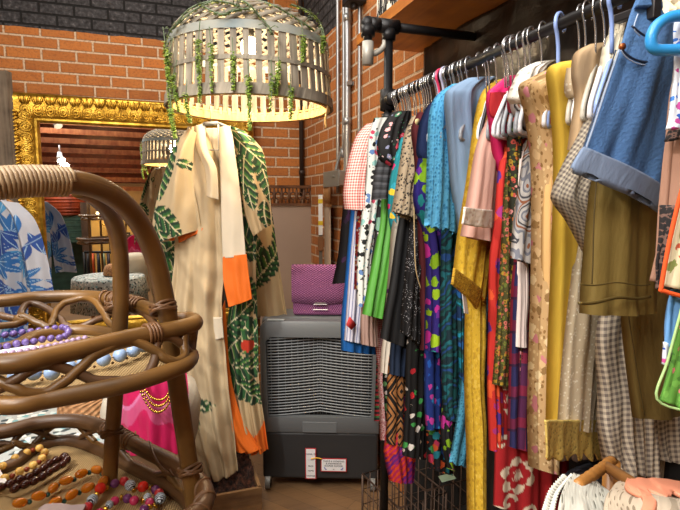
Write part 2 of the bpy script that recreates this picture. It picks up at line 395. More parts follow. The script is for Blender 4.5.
for i, (px, r, lab) in enumerate(cond):
    y = atX(px, 100, XW-.03).y; mb = MB(); x = XW-.006-r
    z0 = 1.4
    if i == 1: pts = [(x-.02, y+.09, 1.40), (x-.02, y+.07, 1.50), (x-.01, y, 1.60), (x, y, 1.7), (x, y, 3.3)]
    else: pts = [(x, y, 1.36 if i < 3 else 1.3), (x, y, 2), (x, y, 3.3)]
    mb.tube(pts, r, 12, smooth_pts=4)
    for z in (2.25, 1.72) if i == 2 else (2.5,): mb.tube([(x, y, z), (x, y, z+.035)], r+.004, 12)
    o = mb.build('steel_conduit', galv); tag(o, lab, 'pipe', 'steel conduits on the right wall')
    if i == 2:
        mb = MB(); mb.box((x, y-.028, 1.93), .02, .03, .02); mb.box((XW-.004, y, 1.93), .004, .08, .02); mb.build('pipe_strap', galv, o, smooth=False)
c = atX(340, 179, XW-.06); jb = thing('junction_box', 'dented grey metal electrical box below the conduits on the brick wall', 'box', c)
mb = MB(); mb.box(c, .10, .26, .075); mb.build('box_body', galv, jb, bev=.004)
mb = MB(); mb.box(c+Vector((-.052, 0, 0)), .004, .27, .085); mb.box(c+Vector((-.056, -.05, .01)), .004, .04, .012); mb.build('cover_plate', hard('zinc_plate', '#8e9392', .4, .6), jb, bev=.002)
c = atX(352, -2, XW-.06); mb = MB(); mb.box((XW-.05, c.y, c.z+.03), .09, .10, .12); mb.tube([(XW-.05, c.y, c.z-.05), (XW-.05, c.y, c.z)], .018, 10)
tag(mb.build('cable_box', hard('black_plastic', '#141416', .5), bev=.004), 'small black box at the top of the right wall above the conduits', 'box')
# ------------------------------------------------------------ shelf with pipe bracket
a = atX(357, 52, XW); b_ = atX(412, 44, XW-.02)
shelf_y1 = atX(383, 66, XW-.02).y; zs = onp(390, 27.5, (XW-.27, 0, 0), Vector((1, 0, 0))).z
SX = XW-.27
front = atX(357, 47, SX)
zs = front.z; shelf_y1 = front.y
swood = wood('orange_pine_shelf', '#8a4a1c', '#c9812f', (25, 2), .5, .2)
mb = MB(); mb.quadbox((XW-.135-.002, (shelf_y1+0.45)/2, zs+.022), (0, 1, 0), (1, 0, 0), (0, 0, 1), shelf_y1-.45, .27, .036)
tag(mb.build('wall_shelf', swood, smooth=False), 'orange stained pine shelf board high on the right brick wall', 'shelf')
wp = NT('scribbled_white', .7); wp.col('#e9e7dd'); wp.bump(wp.noise(wp.uv(), 40), .1)
bd = thing('painted_board', 'white board covered in loose black looping scribbles standing on the wall shelf', 'board', (SX+.03, shelf_y1-.3, zs+.042))
y0, y1 = atX(377, 20, SX+.03).y, atX(445, 0, SX+.03).y-.2; mb = MB(); mb.quadbox((SX+.035, (y0+y1)/2, zs+.16), (0, 1, 0), (1, 0, 0), (0, 0, 1), abs(y0-y1), .012, .235)
mb.build('board_panel', wp.m, bd, smooth=False)
mb = MB(); ink = hard('black_ink', '#101010', .6); X = SX+.028; L = abs(y0-y1); k = 0; yy = y0-.012
random.seed(4)
while yy > y1+.02:
    w = .013+.014*random.random(); zb0 = zs+.05+.05*random.random(); h = .05+.13*random.random()
    mb.tube([(X, yy, zb0), (X, yy-w*.2, zb0+h*.5), (X, yy-w*.5, zb0+h), (X, yy-w, zb0+h*.55), (X, yy-w*.6, zb0+.01), (X, yy-w*1.4, zb0-.004)], .0013+.0012*random.random(), 4, smooth_pts=4)
    mb.tube([(X, yy-.004, zb0-.005), (X, yy+.006, zb0+.015), (X, yy-.006, zb0+.03), (X, yy-.012, zb0+.012)], .0014, 4, closed=True, smooth_pts=3)
    yy -= w*1.1
mb.build('scribbles', ink, bd)
RX = .65
rz_ = atX(389, 100, RX).z
RY1 = atX(388, 100, RX).y
def fit(mb, P, ax, r=.021, L=.035): mb.tube([Vector(P)-Vector(ax)*L/2, Vector(P)+Vector(ax)*L/2], r, 14)
rack = thing('pipe_clothes_rail', 'black iron pipe clothes rail with an upright at its far end', 'clothes rail', (RX, RY1, 0))
mb = MB(); mb.tube([(RX, RY1, rz_), (RX, .12, rz_)], .0105, 14); mb.build('rail', blackiron, rack)
tz = atX(388, 27, RX).z
mb = MB(); mb.tube([(RX, RY1, .02), (RX, RY1, tz)], .0135, 14); mb.build('upright', blackiron, rack)
mb = MB(); mb.tube([(RX, RY1, 0), (RX, RY1, .02)], .05, 18); mb.build('floor_flange', blackiron, rack)
mb = MB(); fit(mb, (RX, RY1, rz_), (0, 0, 1), .024, .06); fit(mb, (RX, RY1-.03, rz_), (0, 1, 0), .021, .035); fit(mb, (RX, RY1, rz_-.05), (0, 0, 1), .02, .02); mb.ball((RX, RY1, rz_), .026, 12, 8); mb.build('tee_fitting', blackiron, rack)
el = onp(368, 24, (RX, RY1, 0), Vector((0, 1, 0)))
mb = MB(); mb.tube([(el.x, RY1, tz), (XW-.005, RY1, tz)], .0135, 12); mb.tube([(el.x, RY1, tz), (el.x, RY1, tz-.055)], .0135, 12); mb.build('top_pipe', blackiron, rack)
mb = MB(); fit(mb, (RX, RY1, tz), (1, 0, 0), .021, .06); fit(mb, (RX, RY1, tz-.025), (0, 0, 1), .021, .03); mb.build('tee_fitting', blackiron, rack)
mb = MB(); mb.ball((el.x, RY1, tz), .022, 12, 8); fit(mb, (el.x+.02, RY1, tz), (1, 0, 0), .021, .03); fit(mb, (el.x, RY1, tz-.02), (0, 0, 1), .021, .03); mb.build('elbow_fitting', blackiron, rack)
mb = MB(); mb.tube([(XW-.012, RY1, tz), (XW-.001, RY1, tz)], .045, 18); mb.build('wall_flange', blackiron, rack)
clamp = thing('pipe_clamp', 'pale grey cast metal socket with a curved arm hanging from the black pipe elbow', 'bracket', (el.x, RY1, tz-.13))
pg = hard('pale_cast_metal', '#a8a69e', .5, .3, bump=.2)
mb = MB(); mb.tube([(el.x, RY1, tz-.05), (el.x, RY1, tz-.115)], .017, 14); mb.build('socket', pg, clamp)
mb = MB(); mb.tube([(el.x, RY1, tz-.085), (el.x+.025, RY1, tz-.08), (el.x+.05, RY1, tz-.06), (RX-.014, RY1, tz-.03)], [.007, .009, .008, .006], 10, smooth_pts=5); mb.build('curved_arm', pg, clamp)
# dark sheeting pinned on the wall behind the rail
m = NT('dark_sheet', .28, 0); v = m.uv(); m.col(m.ramp(m.noise(v, 5, 5), [(.35, '#100d0c'), (.6, '#1e1713'), (.8, '#30261f')])); m.bump(m.noise(v, 7, 5, dist=.6), .45, .02)
ys = atX(428, 60, XW-.01).y; zt = zs+.0
rows = []
for k in range(6):
    z = zt+(1.35-zt)*k/5; rows.append([Vector((XW-.022-.008*((k+i) % 2), ys+(.15-ys)*i/6, z)) for i in range(7)])
o = cloth('dark_sheeting', rows, m.m, nu=60, nv=30, fold=.003, wr=.008, bulge=0, th=.002)
tag(o, 'creased dark brown glossy sheeting covering the right wall behind the clothes rail', 'wall covering')
# ------------------------------------------------------------ fretwork panels and beige boards in the corner
fret = wood('carved_brown_fretwork', '#3a2114', '#7d5230', (20, 8), .6, .3)
beige = hard('beige_board', '#a48f7e', .75, sc=6, var=.06)
board_y = YW-.16
def fretrail(P, ax, L, mb, dn):
    """carved openwork rail"""
    mb.quadbox(P+ax*L/2, ax, dn, (0, 0, 1), L, .022, .02); mb.quadbox(P+ax*L/2-Vector((0, 0, .12)), ax, dn, (0, 0, 1), L, .022, .018)
    n = max(2, int(L/.05))
    for k in range(n+1):
        q = P+ax*(L*k/n)-Vector((0, 0, .06)); mb.tube([q+Vector((0, 0, .05)), q, q-Vector((0, 0, .05))], [.006, .011, .006], 7)
        if k < n:
            c = q+ax*(L/n/2); r = .02
            mb.tube([c+(ax*math.cos(t)+Vector((0, 0, 1.2*math.sin(t))))*r for t in [2*PI*i/10 for i in range(10)]], .0055, 5, closed=True)
            for s in (-1, 1): mb.tube([c+Vector((0, 0, s*.022)), c+Vector((0, 0, s*.052))], .005, 5)
P0 = atY(262, 187, board_y); P1 = atY(321, 187, board_y); zf = atY(300, 187, board_y).z
scr = thing('corner_screen', 'low corner screen with beige panels under carved brown fretwork behind the cooler', 'screen', (P1.x, board_y, 0))
mb = MB(); fretrail(Vector((P0.x-.02, board_y, zf)), Vector((1, 0, 0)), P1.x-P0.x+.0, mb, Vector((0, 1, 0))); mb.build('fretwork_rail', fret, scr)
mb = MB(); mb.box(((P0.x-.02+P1.x)/2-.01, board_y+.005, (zf-.13)/2+.01), P1.x-P0.x+.01, .012, zf-.15); mb.build('board_panel', beige, scr, smooth=False)
mb = MB(); mb.box((P1.x, board_y, zf/2), .03, .03, zf+.02); mb.ball((P1.x, board_y, zf+.02), .024, 10, 7); mb.build('corner_post', fret, scr, smooth=False)
e = Vector((XW-.06, board_y-.62, 0)); ax = (e-Vector((P1.x, board_y, 0))); Lr = ax.length; ax.normalize(); dn = Vector((ax.y, -ax.x, 0))
mb = MB(); fretrail(Vector((P1.x, board_y, zf))+ax*.02, ax, Lr-.03, mb, dn); mb.build('fretwork_rail', wood('tan_fretwork', '#7a4d28', '#a9773f', (20, 8), .6, .3), scr)
mb = MB(); mb.quadbox(Vector((P1.x, board_y, (zf-.13)/2+.01))+ax*Lr/2, ax, dn, (0, 0, 1), Lr-.04, .012, zf-.15); mb.build('board_panel', hard('pale_board', '#b3a08c', .75, sc=6, var=.06), scr, smooth=False)
a = at(320.5, 194, 3.2); pole = thing('metal_standard', 'slotted metal strip with a white and yellow label standing in the screen corner', 'metal strip', (a.x, a.y, 0))
mb = MB(); mb.box((a.x, a.y, a.z/2), .022, .018, a.z, rz=-YAW)
for k in range(18): mb.box((a.x, a.y-.011, a.z-.45-.04*k), .006, .004, .02, rz=-YAW)
mb.build('strip', hard('old_steel', '#6d655c', .5, .5), pole, smooth=False)
mb = MB(); d = -H*.012; mb.box(Vector((a.x, a.y, a.z-.13))+d, .026, .004, .25, rz=-YAW); mb.build('label', hard('white_label', '#e6e6e6', .5), pole, smooth=False)
mb = MB()
for dz in (.045, .18): mb.box(Vector((a.x, a.y, a.z-dz))+d*1.2, .027, .004, .026, rz=-YAW)
mb.build('yellow_band', hard('yellow_label', '#d8b820', .5), pole, smooth=False)
mb = MB(); mb.box(Vector((a.x, a.y, a.z-.31))+d*.6, .036, .022, .09, rz=-YAW); mb.build('bracket', hard('rusty_bracket', '#7a4f2c', .7), pole, bev=.003)
# ------------------------------------------------------------ evaporative cooler
cp = atz(320, 491, 0); cy = YAW+math.radians(2)
cx_, cyv = Vector((math.cos(cy), -math.sin(cy), 0)), Vector((math.sin(cy), math.cos(cy), 0)); Z3 = Vector((0, 0, 1))
cw = (atz(378, 489, 0)-atz(262, 489, 0)).length*1.01; cd_ = .27
ch = onp(320, 321, cp, -cyv).z
cool = thing('evaporative_cooler', 'grey portable evaporative cooler on castors with a louvred front grille', 'air cooler', cp)
cgrey = hard('cooler_grey', '#63676a', .45, sc=300, var=.06, bump=.05); cdark = hard('cooler_charcoal', '#2b2c2e', .5, sc=300, var=.06)
def cq(x, d, z): return cp+cx_*x+cyv*d+Z3*z
zb_, zm = .052, .052+(ch-.052)*.30
mb = MB(); mb.quadbox(cq(0, cd_/2+.03, (zm+ch)/2), cx_, cyv, Z3, cw, cd_-.06, ch-zm); mb.build('upper_shell', cgrey, cool, bev=.02)
fw = .030; gt = ch-.075; gb = zm+.075; hw = cw/2
def fpoly(pts, d0, d1): return [cq(x, d0, z) for x, z in pts]
mb = MB()   # front frame with the sunken opening
out = [(-hw+.004, zm), (hw-.004, zm), (hw-.004, ch-.03), (hw-.03, ch-.004), (-hw+.03, ch-.004), (-hw+.004, ch-.03)]
inn = [(-hw+fw+.008, gb), (hw-fw-.008, gb), (hw-fw, gt-.02), (hw-fw-.02, gt), (-hw+fw+.02, gt), (-hw+fw, gt-.02)]
n6 = 6; vs = [cq(x, .006, z) for x, z in out]+[cq(x, 0.0, z) for x, z in [(x*.97, z+(.01 if z < zm+.01 else -.01)) for x, z in out]]+[cq(x, .0, z) for x, z in inn]+[cq(x*.98, .03, z) for x, z in inn]+[cq(x, .07, z) for x, z in out]
fs = []
for a_, b2 in ((4, 0), (0, 1), (1, 2), (2, 3)):
    for k in range(6): fs.append((a_*6+k, a_*6+(k+1) % 6, b2*6+(k+1) % 6, b2*6+k))
mb.add(vs, fs); mb.build('front_frame', cgrey, cool, auto=35)
mb = MB(); mb.quadbox(cq(0, .05, (gt+gb)/2), cx_, cyv, Z3, cw-2*fw+.02, .01, gt-gb+.03); mb.build('inner_screen', hard('cooler_inner', '#0c0c0d', .7), cool, smooth=False)
mb = MB(); ns = 27; gw = hw-fw-.005
for k in range(ns):
    z = gb+.008+(gt-gb-.016)*k/(ns-1)
    pts = []
    for i in range(13):
        s = -1+i/6; pts.append(cq(s*gw, .008+.03*(1-abs(s))**1.2, z+.012*(1-abs(s))**1.5-.004))
    mb.tube(pts, .0031, 5)
mb.build('grille_louvres', hard('grille_grey', '#85898c', .45), cool)
mb = MB()
for k in range(19):
    s = (k-9)/9; x = (abs(s)**1.35)*math.copysign(1, s)*gw*.93; mb.tube([cq(x, .012+.03*(1-abs(x)/gw)**1.2, gb), cq(x, .012+.03*(1-abs(x)/gw)**1.2, gt)], .0014, 5)
mb.build('grille_uprights', hard('grille_grey2', '#6c7073', .45), cool)
mb = MB(); mb.quadbox(cq(0, -.001, gb-.045), cx_, cyv, Z3, .155, .004, .05); mb.build('drain_panel', cgrey, cool, bev=.003)
mb = MB(); mb.quadbox(cq(0, cd_/2+.004, (zm+zb_)/2), cx_, cyv, Z3, cw-.012, cd_-.01, zm-zb_); mb.build('water_tank', cdark, cool, bev=.012)
mb = MB(); mb.quadbox(cq(-hw+.075, .018, ch), cx_, cyv, Z3, .075, .022, .003); mb.build('maker_badge', hard('pale_badge', '#b9c2c4', .4), cool, bev=.001)
mb = MB(); mb.quadbox(cq(hw-.10, .03, ch+.0005), cx_, cyv, Z3, .12, .035, .004)
mb.build('control_panel', hard('panel_dark', '#3a3a3c', .4), cool, bev=.002)
mb = MB()
for x in (.12, .1, .08): mb.lathe(cq(hw-x, .03, ch+.002), [(0, .008), (.006, .008), (.007, 0)], 10)
mb.build('control_buttons', hard('panel_silver', '#8b8d8f', .4), cool)
for sx in (-1, 1):
    for dd in (.045, cd_-.04):
        c = cq(sx*(hw-.03), dd-.028, .031); mb = MB()
        mb.tube([c-cx_*.011, c+cx_*.011], .031, 20); w = mb.build('castor_wheel', hard('castor_grey', '#7b7b78', .5), cool, auto=40)
        mb = MB(); mb.tube([c-cx_*.0115, c+cx_*.0125], .022, 14); mb.build('castor_hub', hard('castor_black', '#1b1b1b', .5), w)
        mb = MB(); mb.quadbox(c+Z3*.022+cyv*.004, cx_, cyv, Z3, .028, .022, .022); mb.tube([c-cx_*.013, c+cx_*.013], .006, 8); mb.build('castor_fork', hard('castor_steel', '#a29c90', .4, .6), w, smooth=False)
def text(name, s, P, ax, up, size, mat, parent, ext=.0004, align='CENTER'):
    cu = bpy.data.curves.new(name, 'FONT'); cu.body = s; cu.size = size; cu.align_x = align; cu.align_y = 'CENTER'; cu.extrude = ext
    t = bpy.data.objects.new(name, cu); COL.objects.link(t); bpy.context.view_layer.update()
    me = bpy.data.meshes.new_from_object(t); bpy.data.objects.remove(t)
    n = Vector(ax).cross(Vector(up))
    for v in me.vertices: c = v.co.copy(); v.co = Vector(P)+Vector(ax)*c.x+Vector(up)*c.y+n*c.z
    return link(name, me, mat, parent, smooth=False)
red = hard('label_red', '#b3252b', .5); white = hard('label_white', '#e9e9ec', .5); blk = hard('label_ink', '#1b2230', .5); blu = hard('label_blue', '#2740a8', .5)
def sticker(name, px, py, wpx, hpx, lab, cat):
    P = onp(px, py, cp-cyv*.003, -cyv); w = wpx/FPX*2.3; h = hpx/FPX*2.3
    t = thing(name, lab, cat, P)
    mb = MB(); mb.quadbox(P, cx_, cyv, Z3, w, .002, h); mb.build('red_border', red, t, smooth=False)
    mb = MB(); mb.quadbox(P-cyv*.0008, cx_, cyv, Z3, w-.008, .002, h-.008); mb.build('white_face', white, t, smooth=False)
    return t, P-cyv*.0022, w, h
t, P, w, h = sticker('price_tag', 310.7, 463.5, 11, 32.5, 'tall narrow white price tag with red border on the cooler tank', 'tag')
for s, z in (('MODEL 75', .045), ('——————', .018), ('PRICE', -.012), ('HOME', -.034), ('VINTAGE', -.058)):
    text('lettering', s, P+Z3*z, cx_, Z3, .0095 if s[0] != '—' else .005, blk, t)
t, P, w, h = sticker('notice_label', 333.7, 465, 26, 14, 'wide white notice with red border and blue marks on the cooler tank', 'label')
for s, z, q in (('THIS IS A WORKING', .018, .0105), ('& INEXPENSIVE', .007, .0105), ('EVAPOR COOLER', -.004, .0105)): text('lettering', s, P+Z3*z, cx_, Z3, q, blk, t)
text('lettering', '☎' if 0 else 'm', P-Z3*.019, cx_, Z3, .009, blk, t)
mb = MB()
for s in (-1, 1): mb.tube([P+cx_*s*.042-Z3*.011, P+cx_*s*.038-Z3*.019, P+cx_*s*.032-Z3*.02], .002, 5)
mb.build('blue_mark', blu, t)
mb = MB(); a, b2 = onp(311, 459, cp-cyv*.007, -cyv), onp(322, 459, cp-cyv*.007, -cyv)
mb.tube([a, (a+b2)/2+Z3*.005, b2], .0025, 6, smooth_pts=4); tag(mb.build('yellow_tag_tie', hard('tie_yellow', '#d9a520', .5)), 'short yellow tie joining the two paper tags on the cooler', 'tie')
# ------------------------------------------------------------ woven purple clutch on the cooler
m = NT('purple_woven_straw', .75); v = m.uv(420, 420); a_ = m.ma('SINE', m.sep(v, 0)); b2 = m.ma('SINE', m.ma('MULTIPLY', m.sep(v, 1), 1.5))
w_ = m.ma('MULTIPLY', a_, b2); m.col(m.mix(m.ma('MULTIPLY_ADD', w_, .35, m.ma('MULTIPLY', m.noise(m.uv(), 150), .6)), '#6b3060', '#c47db0')); m.bump(w_, .8, .004); straw = m.m
bw = .255; bx = onp(321, 300, cq(0, .12, 0), -cyv); bc = cq((bx-cq(0, .12, 0)).dot(cx_), .12, ch+.003)
bag = thing('clutch_bag', 'purple woven straw clutch bag with a metal clasp standing on the grey cooler', 'bag', bc)
bh = onp(321, 265, cq(0, .12, 0), -cyv).z-ch
mb = MB(); mb.quadbox(bc+Z3*bh*.48, cx_, cyv, Z3, bw, .055, bh*.96); mb.build('bag_body', straw, bag, bev=.012)
mb = MB()
pr = [(.028, bh*.93), (.0, bh), (-.03, bh*.99), (-.036, bh*.9), (-.037, bh*.45), (-.035, bh*.27)]
vs = []; uv = []
for (d, z) in pr:
    for x in (-.5, -.25, 0, .25, .5): vs.append(bc+cx_*x*(bw+.008)+cyv*d+Z3*(z-(.012*(1-abs(x)*2) if d == -.035 else 0))); uv.append((x*bw, z))
mb.add(vs, [(j*5+i, j*5+i+1, (j+1)*5+i+1, (j+1)*5+i) for j in range(len(pr)-1) for i in range(4)], uv)
o = mb.build('flap', straw, bag); sd = o.modifiers.new('s', 'SOLIDIFY'); sd.thickness = .005
q = bc-cyv*.042+Z3*bh*.2; mb = MB(); mb.tube([q+cx_*x+Z3*z for x, z in ((-.03, .008), (.03, .008), (.034, -.016), (-.034, -.016))], .002, 6, closed=True); mb.quadbox(q+Z3*.014, cx_, cyv, Z3, .05, .006, .006); mb.build('clasp', hard('nickel', '#b9b2b4', .3, .8), bag, smooth=False)
# ------------------------------------------------------------ basket lamp
LZ = 1.9; lc = at(251, 109, LZ); LR = 77/FPX*1.93
lamp = thing('basket_pendant_lamp', 'big domed pendant lamp of whitewashed bamboo slats hanging before the brick corner', 'lamp', lc)
whitewash = wood('whitewashed_bamboo', '#5f584e', '#a89f8e', (60, 4), .8, .5); inner = wood('pale_bamboo', '#c79a55', '#edc98a', (60, 4), .6, .3)
HC = .205; HD = .125
def lr(z): return LR*(1-.05*(z/HC))
mb = MB(); NS = 46
for k in range(NS):
    a = 2*PI*k/NS; d = Vector((math.cos(a), math.sin(a), 0)); t = Vector((-d.y, d.x, 0)); w = .0225+.004*math.sin(k*7)
    P0, P1 = lc+d*lr(0), lc+d*lr(HC)+Z3*HC; up = (P1-P0).normalized(); n = t.cross(up)
    mb.quadbox((P0+P1)/2, t, n, up, w, .005, (P1-P0).length)
mb.build('slats', whitewash, lamp, smooth=False)
def band(z, h, off, th, mat, name, n=64, z1=None):
    mb = MB(); r0, r1 = lr(z)+off, lr(z+h)+off; mb.lathe(lc, [(r0, z), (r0+th, z), (r1+th, z+h), (r1, z+h), (r0, z)], n); return mb.build(name, mat, lamp, auto=40)
blueish = wood('blue_washed_bamboo', '#5f7886', '#a5a498', (8, 8), .8, .4)
band(-.004, .034, .003, .005, whitewash, 'lower_band'); band(.1, .014, .003, .004, whitewash, 'middle_band'); band(HC-.012, .026, .001, .006, blueish, 'upper_band')
mb = MB(); mb.lathe(lc, [(LR-.020, -.004), (LR-.004, -.006), (LR-.004, .02), (LR-.022, .022), (LR-.020, -.004)], 64); mb.build('inner_rim', inner, lamp, auto=40)
mb = MB()
for k in range(NS*2):
    a = 2*PI*(k+.5)/NS/2; d = Vector((math.cos(a), math.sin(a), 0)); t = Vector((-d.y, d.x, 0))
    if k % 2: mb.quadbox(lc+d*(LR-.022)+Z3*.03, t, d, Z3, .012, .003, .03)
mb.lathe(lc, [(LR-.0225, .026), (LR-.0205, .026), (LR-.0205, .031), (LR-.0225, .031), (LR-.0225, .026)], 64); mb.build('rim_teeth', inner, lamp, smooth=False)
mb = MB(); DR = lr(HC)
def dome(a, t): return lc+Vector((math.cos(a), math.sin(a), 0))*DR*math.cos(t*PI/2*.93)+Z3*(HC+.01+HD*math.sin(t*PI/2*.93))
for s in (-1, 1):
    for k in range(28):
        a0 = 2*PI*k/28; L = [dome(a0+s*t*1.5, t) for t in [i/12 for i in range(13)]]
        vs = []; uv = []; 
        for i, p in enumerate(L):
            nn = (p-lc-Z3*HC*.4).normalized(); tt = (L[min(i+1, 12)]-L[max(i-1, 0)]).normalized(); sd = tt.cross(nn).normalized()
            w = .0075*(1-.45*i/12); o_ = nn*(.0025*s)
            vs += [p+sd*w+o_, p-sd*w+o_]; uv += [(.0, i*.03), (w*2, i*.03)]
        mb.add(vs, [(2*i, 2*i+1, 2*i+3, 2*i+2) for i in range(12)], uv)
o = mb.build('woven_dome', whitewash, lamp); sm = o.modifiers.new('s', 'SOLIDIFY'); sm.thickness = .002
mb = MB(); mb.lathe(lc+Z3*(HC+.01+HD), [(0, .004), (.05, 0), (.05, -.012), (0, -.014)], 24); mb.build('dome_cap', whitewash, lamp)
mb = MB(); mb.tube([lc+Z3*(HC+HD), lc+Z3*(3.3-lc.z)], .004, 8); mb.build('cord', hard('black_plastic', '#141416'), lamp)
mb = MB(); mb.tube([lc+Z3*.25, lc+Z3*(HC+HD)], .016, 12); mb.build('lamp_holder', hard('black_plastic', '#141416'), lamp)
mb = MB(); mb.ball(lc+Z3*.215, .034, 16, 12, (1, 1, 1.15)); mb.build('bulb', emis('bulb_glow', '#ffd9a0', 16), lamp)
l = bpy.data.lights.new('lamp_bulb_light', 'POINT'); l.energy = 17; l.color = (1, .78, .5); l.shadow_soft_size = .045
o = bpy.data.objects.new('lamp_bulb_light', l); COL.objects.link(o); o.location = lc+Z3*.15
mb = MB(); a = at(326, 92, 1.8); mb.tube([a, a+Vector((.004, 0, -.05)), a+Vector((-.002, .0, -.09)), a+Vector((.0, 0, -.12))], .004, 6, smooth_pts=4)
tag(mb.build('loose_bamboo_strip', inner), 'pale curled bamboo strip dangling from the right rim of the basket lamp', 'strip')
# trailing plants
green = NT('trailing_leaf_green', .6); green.col(green.ramp(green.noise(green.uv(1, 1, obj=True), 60, 3), [(.3, '#4e6b22'), (.5, '#86a33a'), (.75, '#b9cc66')])); green = green.m
vine = hard('grey_green_vine', '#5e6e52', .7)
def on_lamp(px, py):
    """point of the lamp's outer shell seen at this pixel"""
    d = ray(px, py); best = None
    for i in range(400):
        t = 1.2+i*.003; p = EYE+d*t; q = p-lc; h = q.z; r = math.hypot(q.x, q.y)
        if h < HC: R_ = lr(max(h, -1))
        else:
            s = (h-HC)/HD; R_ = DR*math.sqrt(max(0, 1-min(1, s)**2))
        if r < R_+.012: return p
        if best is None or (r-R_) < best[0]: best = (r-R_, p)
    return best[1]
strands = [((176, 40), (172, 62), (171, 118), 17, .9), ((180, 62), (177, 80), (180, 112), 14, .8), ((202, 24), (201, 50), (200, 103), 16, .9), ((211, 30), (213, 52), (212, 92), 12, .7),
           ((190, 80), (189, 100), (191, 122), 12, .8), ((233, 40), (234, 60), (233, 90), 12, .8), ((248, 62), (249, 85), (250, 130), 18, 1.1), ((277, 40), (277, 70), (275, 95), 14, 1),
           ((270, 62), (271, 80), (270, 110), 12, .6), ((288, 75), (289, 92), (290, 119), 12, .8), ((299, 24), (301, 42), (302, 62), 12, .9), ((318, 30), (320, 40), (322, 52), 10, .9),
           ((174, 95), (175, 115), (176, 138), 14, .9), ((166, 30), (170, 50), (169, 82), 12, .9)]
for i, (a, b2, c, n, g) in enumerate(strands):
    p0 = on_lamp(*a); p1 = on_lamp(*b2); zz = onp(c[0], c[1], p1, -H).z
    p0o = p0+(p0-lc).normalized()*.012; out_ = Vector((p1.x-lc.x, p1.y-lc.y, 0)).normalized(); p1 = p1+out_*.014; p2 = Vector((p1.x, p1.y, zz)); p2 += (onp(c[0], c[1], p1, -H)-p2)*.8
    pts, _ = catmull([p0o, p1, (p1+p2)/2+out_*.004, p2], 8)
    mb = MB(); mb.tube(pts, .0016, 5)
    o = mb.build('trailing_plant', vine)
    where = ['along the left edge, down to the rim', 'just inside the left edge', 'thick, on the left third', 'short, right of the thick left one', 'low, hanging from the lower left band',
             'short, on the slats left of centre', 'thickest, crossing the rim at centre', 'long, right of centre', 'thin, just right of the central one', 'low on the right, crossing the rim',
             'short, on the right dome edge', 'shortest, at the far right', 'below the rim over the mirror frame', 'outermost at the left dome edge'][i]
    tag(o, 'green trailing plant strand on basket lamp, '+where, 'plant', 'trailing plants on the basket lamp')
    lf = MB(); 
    for q in range(int(n*17*g)):
        t = .22+.78*random.random(); p = polyv([p0o, p1, (p1+p2)/2, p2], t); a_ = random.random()*2*PI; d = Vector((math.cos(a_), math.sin(a_), -.7+.6*random.random())).normalized(); s = (.010+.007*random.random())*(1.15-.5*t)
        sd = d.cross(Z3).normalized()*.0034; lf.add([p, p+d*s*.5+sd, p+d*s, p+d*s*.5-sd, p+d*s*.5+Vector((0, 0, .002))], [(0, 1, 4), (1, 2, 4), (2, 3, 4), (3, 0, 4)])
    f = lf.build('leaves', green, o)
for i, path in enumerate([[(168, 55), (172, 36), (182, 26), (196, 14), (212, 6), (228, 2)], [(176, 32), (190, 14), (208, 6), (226, 6), (240, 10)], [(232, 2), (246, 6), (256, 16), (266, 28), (272, 38)], [(250, 2), (270, 8), (285, 16), (300, 25), (312, 34)], [(205, 10), (222, 18), (236, 14), (250, 12)], [(290, 8), (305, 14), (318, 26), (322, 40)]]):
    pts = [on_lamp(*q) for q in path]; pts = [p+(p-lc).normalized()*.012 for p in pts]; mb = MB(); mb.tube(pts, .0028, 6, smooth_pts=6)
    for q in range(10):
        p = polyv(pts, random.random()); d = Vector((random.uniform(-1, 1), random.uniform(-1, 1), .4)).normalized(); mb.tube([p, p+d*.02, p+d*.035+Vector((0, 0, -.012))], .0014, 4)
    o = mb.build('dome_vine', vine); lf = MB()
    for q in range(70):
        p = polyv(pts, random.random()); a_ = random.random()*2*PI; d = Vector((math.cos(a_), math.sin(a_), -.3)).normalized(); s = .012; sd = d.cross(Z3).normalized()*.003
        lf.add([p, p+d*s*.5+sd, p+d*s, p+d*s*.5-sd], [(0, 1, 2), (0, 2, 3)])
    lf.build('leaves', green, o)
    tag(o, 'leafy grey-green vine lying on the lamp dome, '+['outer left curve', 'inner left curve', 'running down the middle of the dome', 'upper right curve', 'short one crossing the dome top', 'far right edge'][i], 'plant', 'vines on the lamp dome')
# ------------------------------------------------------------ kimono
import functools
def leafset(seeds):
    """returns f(x,z)->0 none,1 green dark,2 green light,3 vein white for fern-like leaves (x0,z0,ang,len,wid)"""
    L = [(x, z, math.cos(a), math.sin(a), l, w, bend) for x, z, a, l, w, bend in seeds]
    def f(x, z):
        for (x0, z0, ca, sa, l, w, bend) in L:
            dx, dz = x-x0, z-z0; u = (dx*ca+dz*sa)/l
            if u < 0 or u > 1: continue
            v = (-dx*sa+dz*ca)-bend*l*u*u; e = w*math.sin(PI*min(1, u*.97+.03))**.7
            if abs(v) > e: continue
            if abs(v) < .0022: return 3
            q = ((u*l-abs(v)*.8)/.030) % 1
            if abs(v) > e*.8 and q > .7: continue
            if q < .07 and abs(v) < e*.85: return 3
            return 2 if (v > 0 and q > .82) else (1 if q > .5 else 4)
        return 0
    return f
G0, G1, G2, GW = [lin(c)[:3] for c in ('#173322', '#28592f', '#5f8a3c', '#cfc6a2')]
def leafpaint(bg, f, extra=None):
    b = lin(bg)[:3]
    def p(u, v, x, z):
        k = f(x, z)
        k = 0 if k is None else k
        if extra:
            e = extra(u, v, x, z)
            if e: return e
        return (b, G1, G2, GW, G0)[k]
    return p
pm = painted('printed_cloth'); creamc = '#b9a27c'
kim = thing('kimono_robe', 'long cream robe printed with green leaves, orange lining, hanging open below the basket lamp', 'robe', at(215, 478, 2.05))
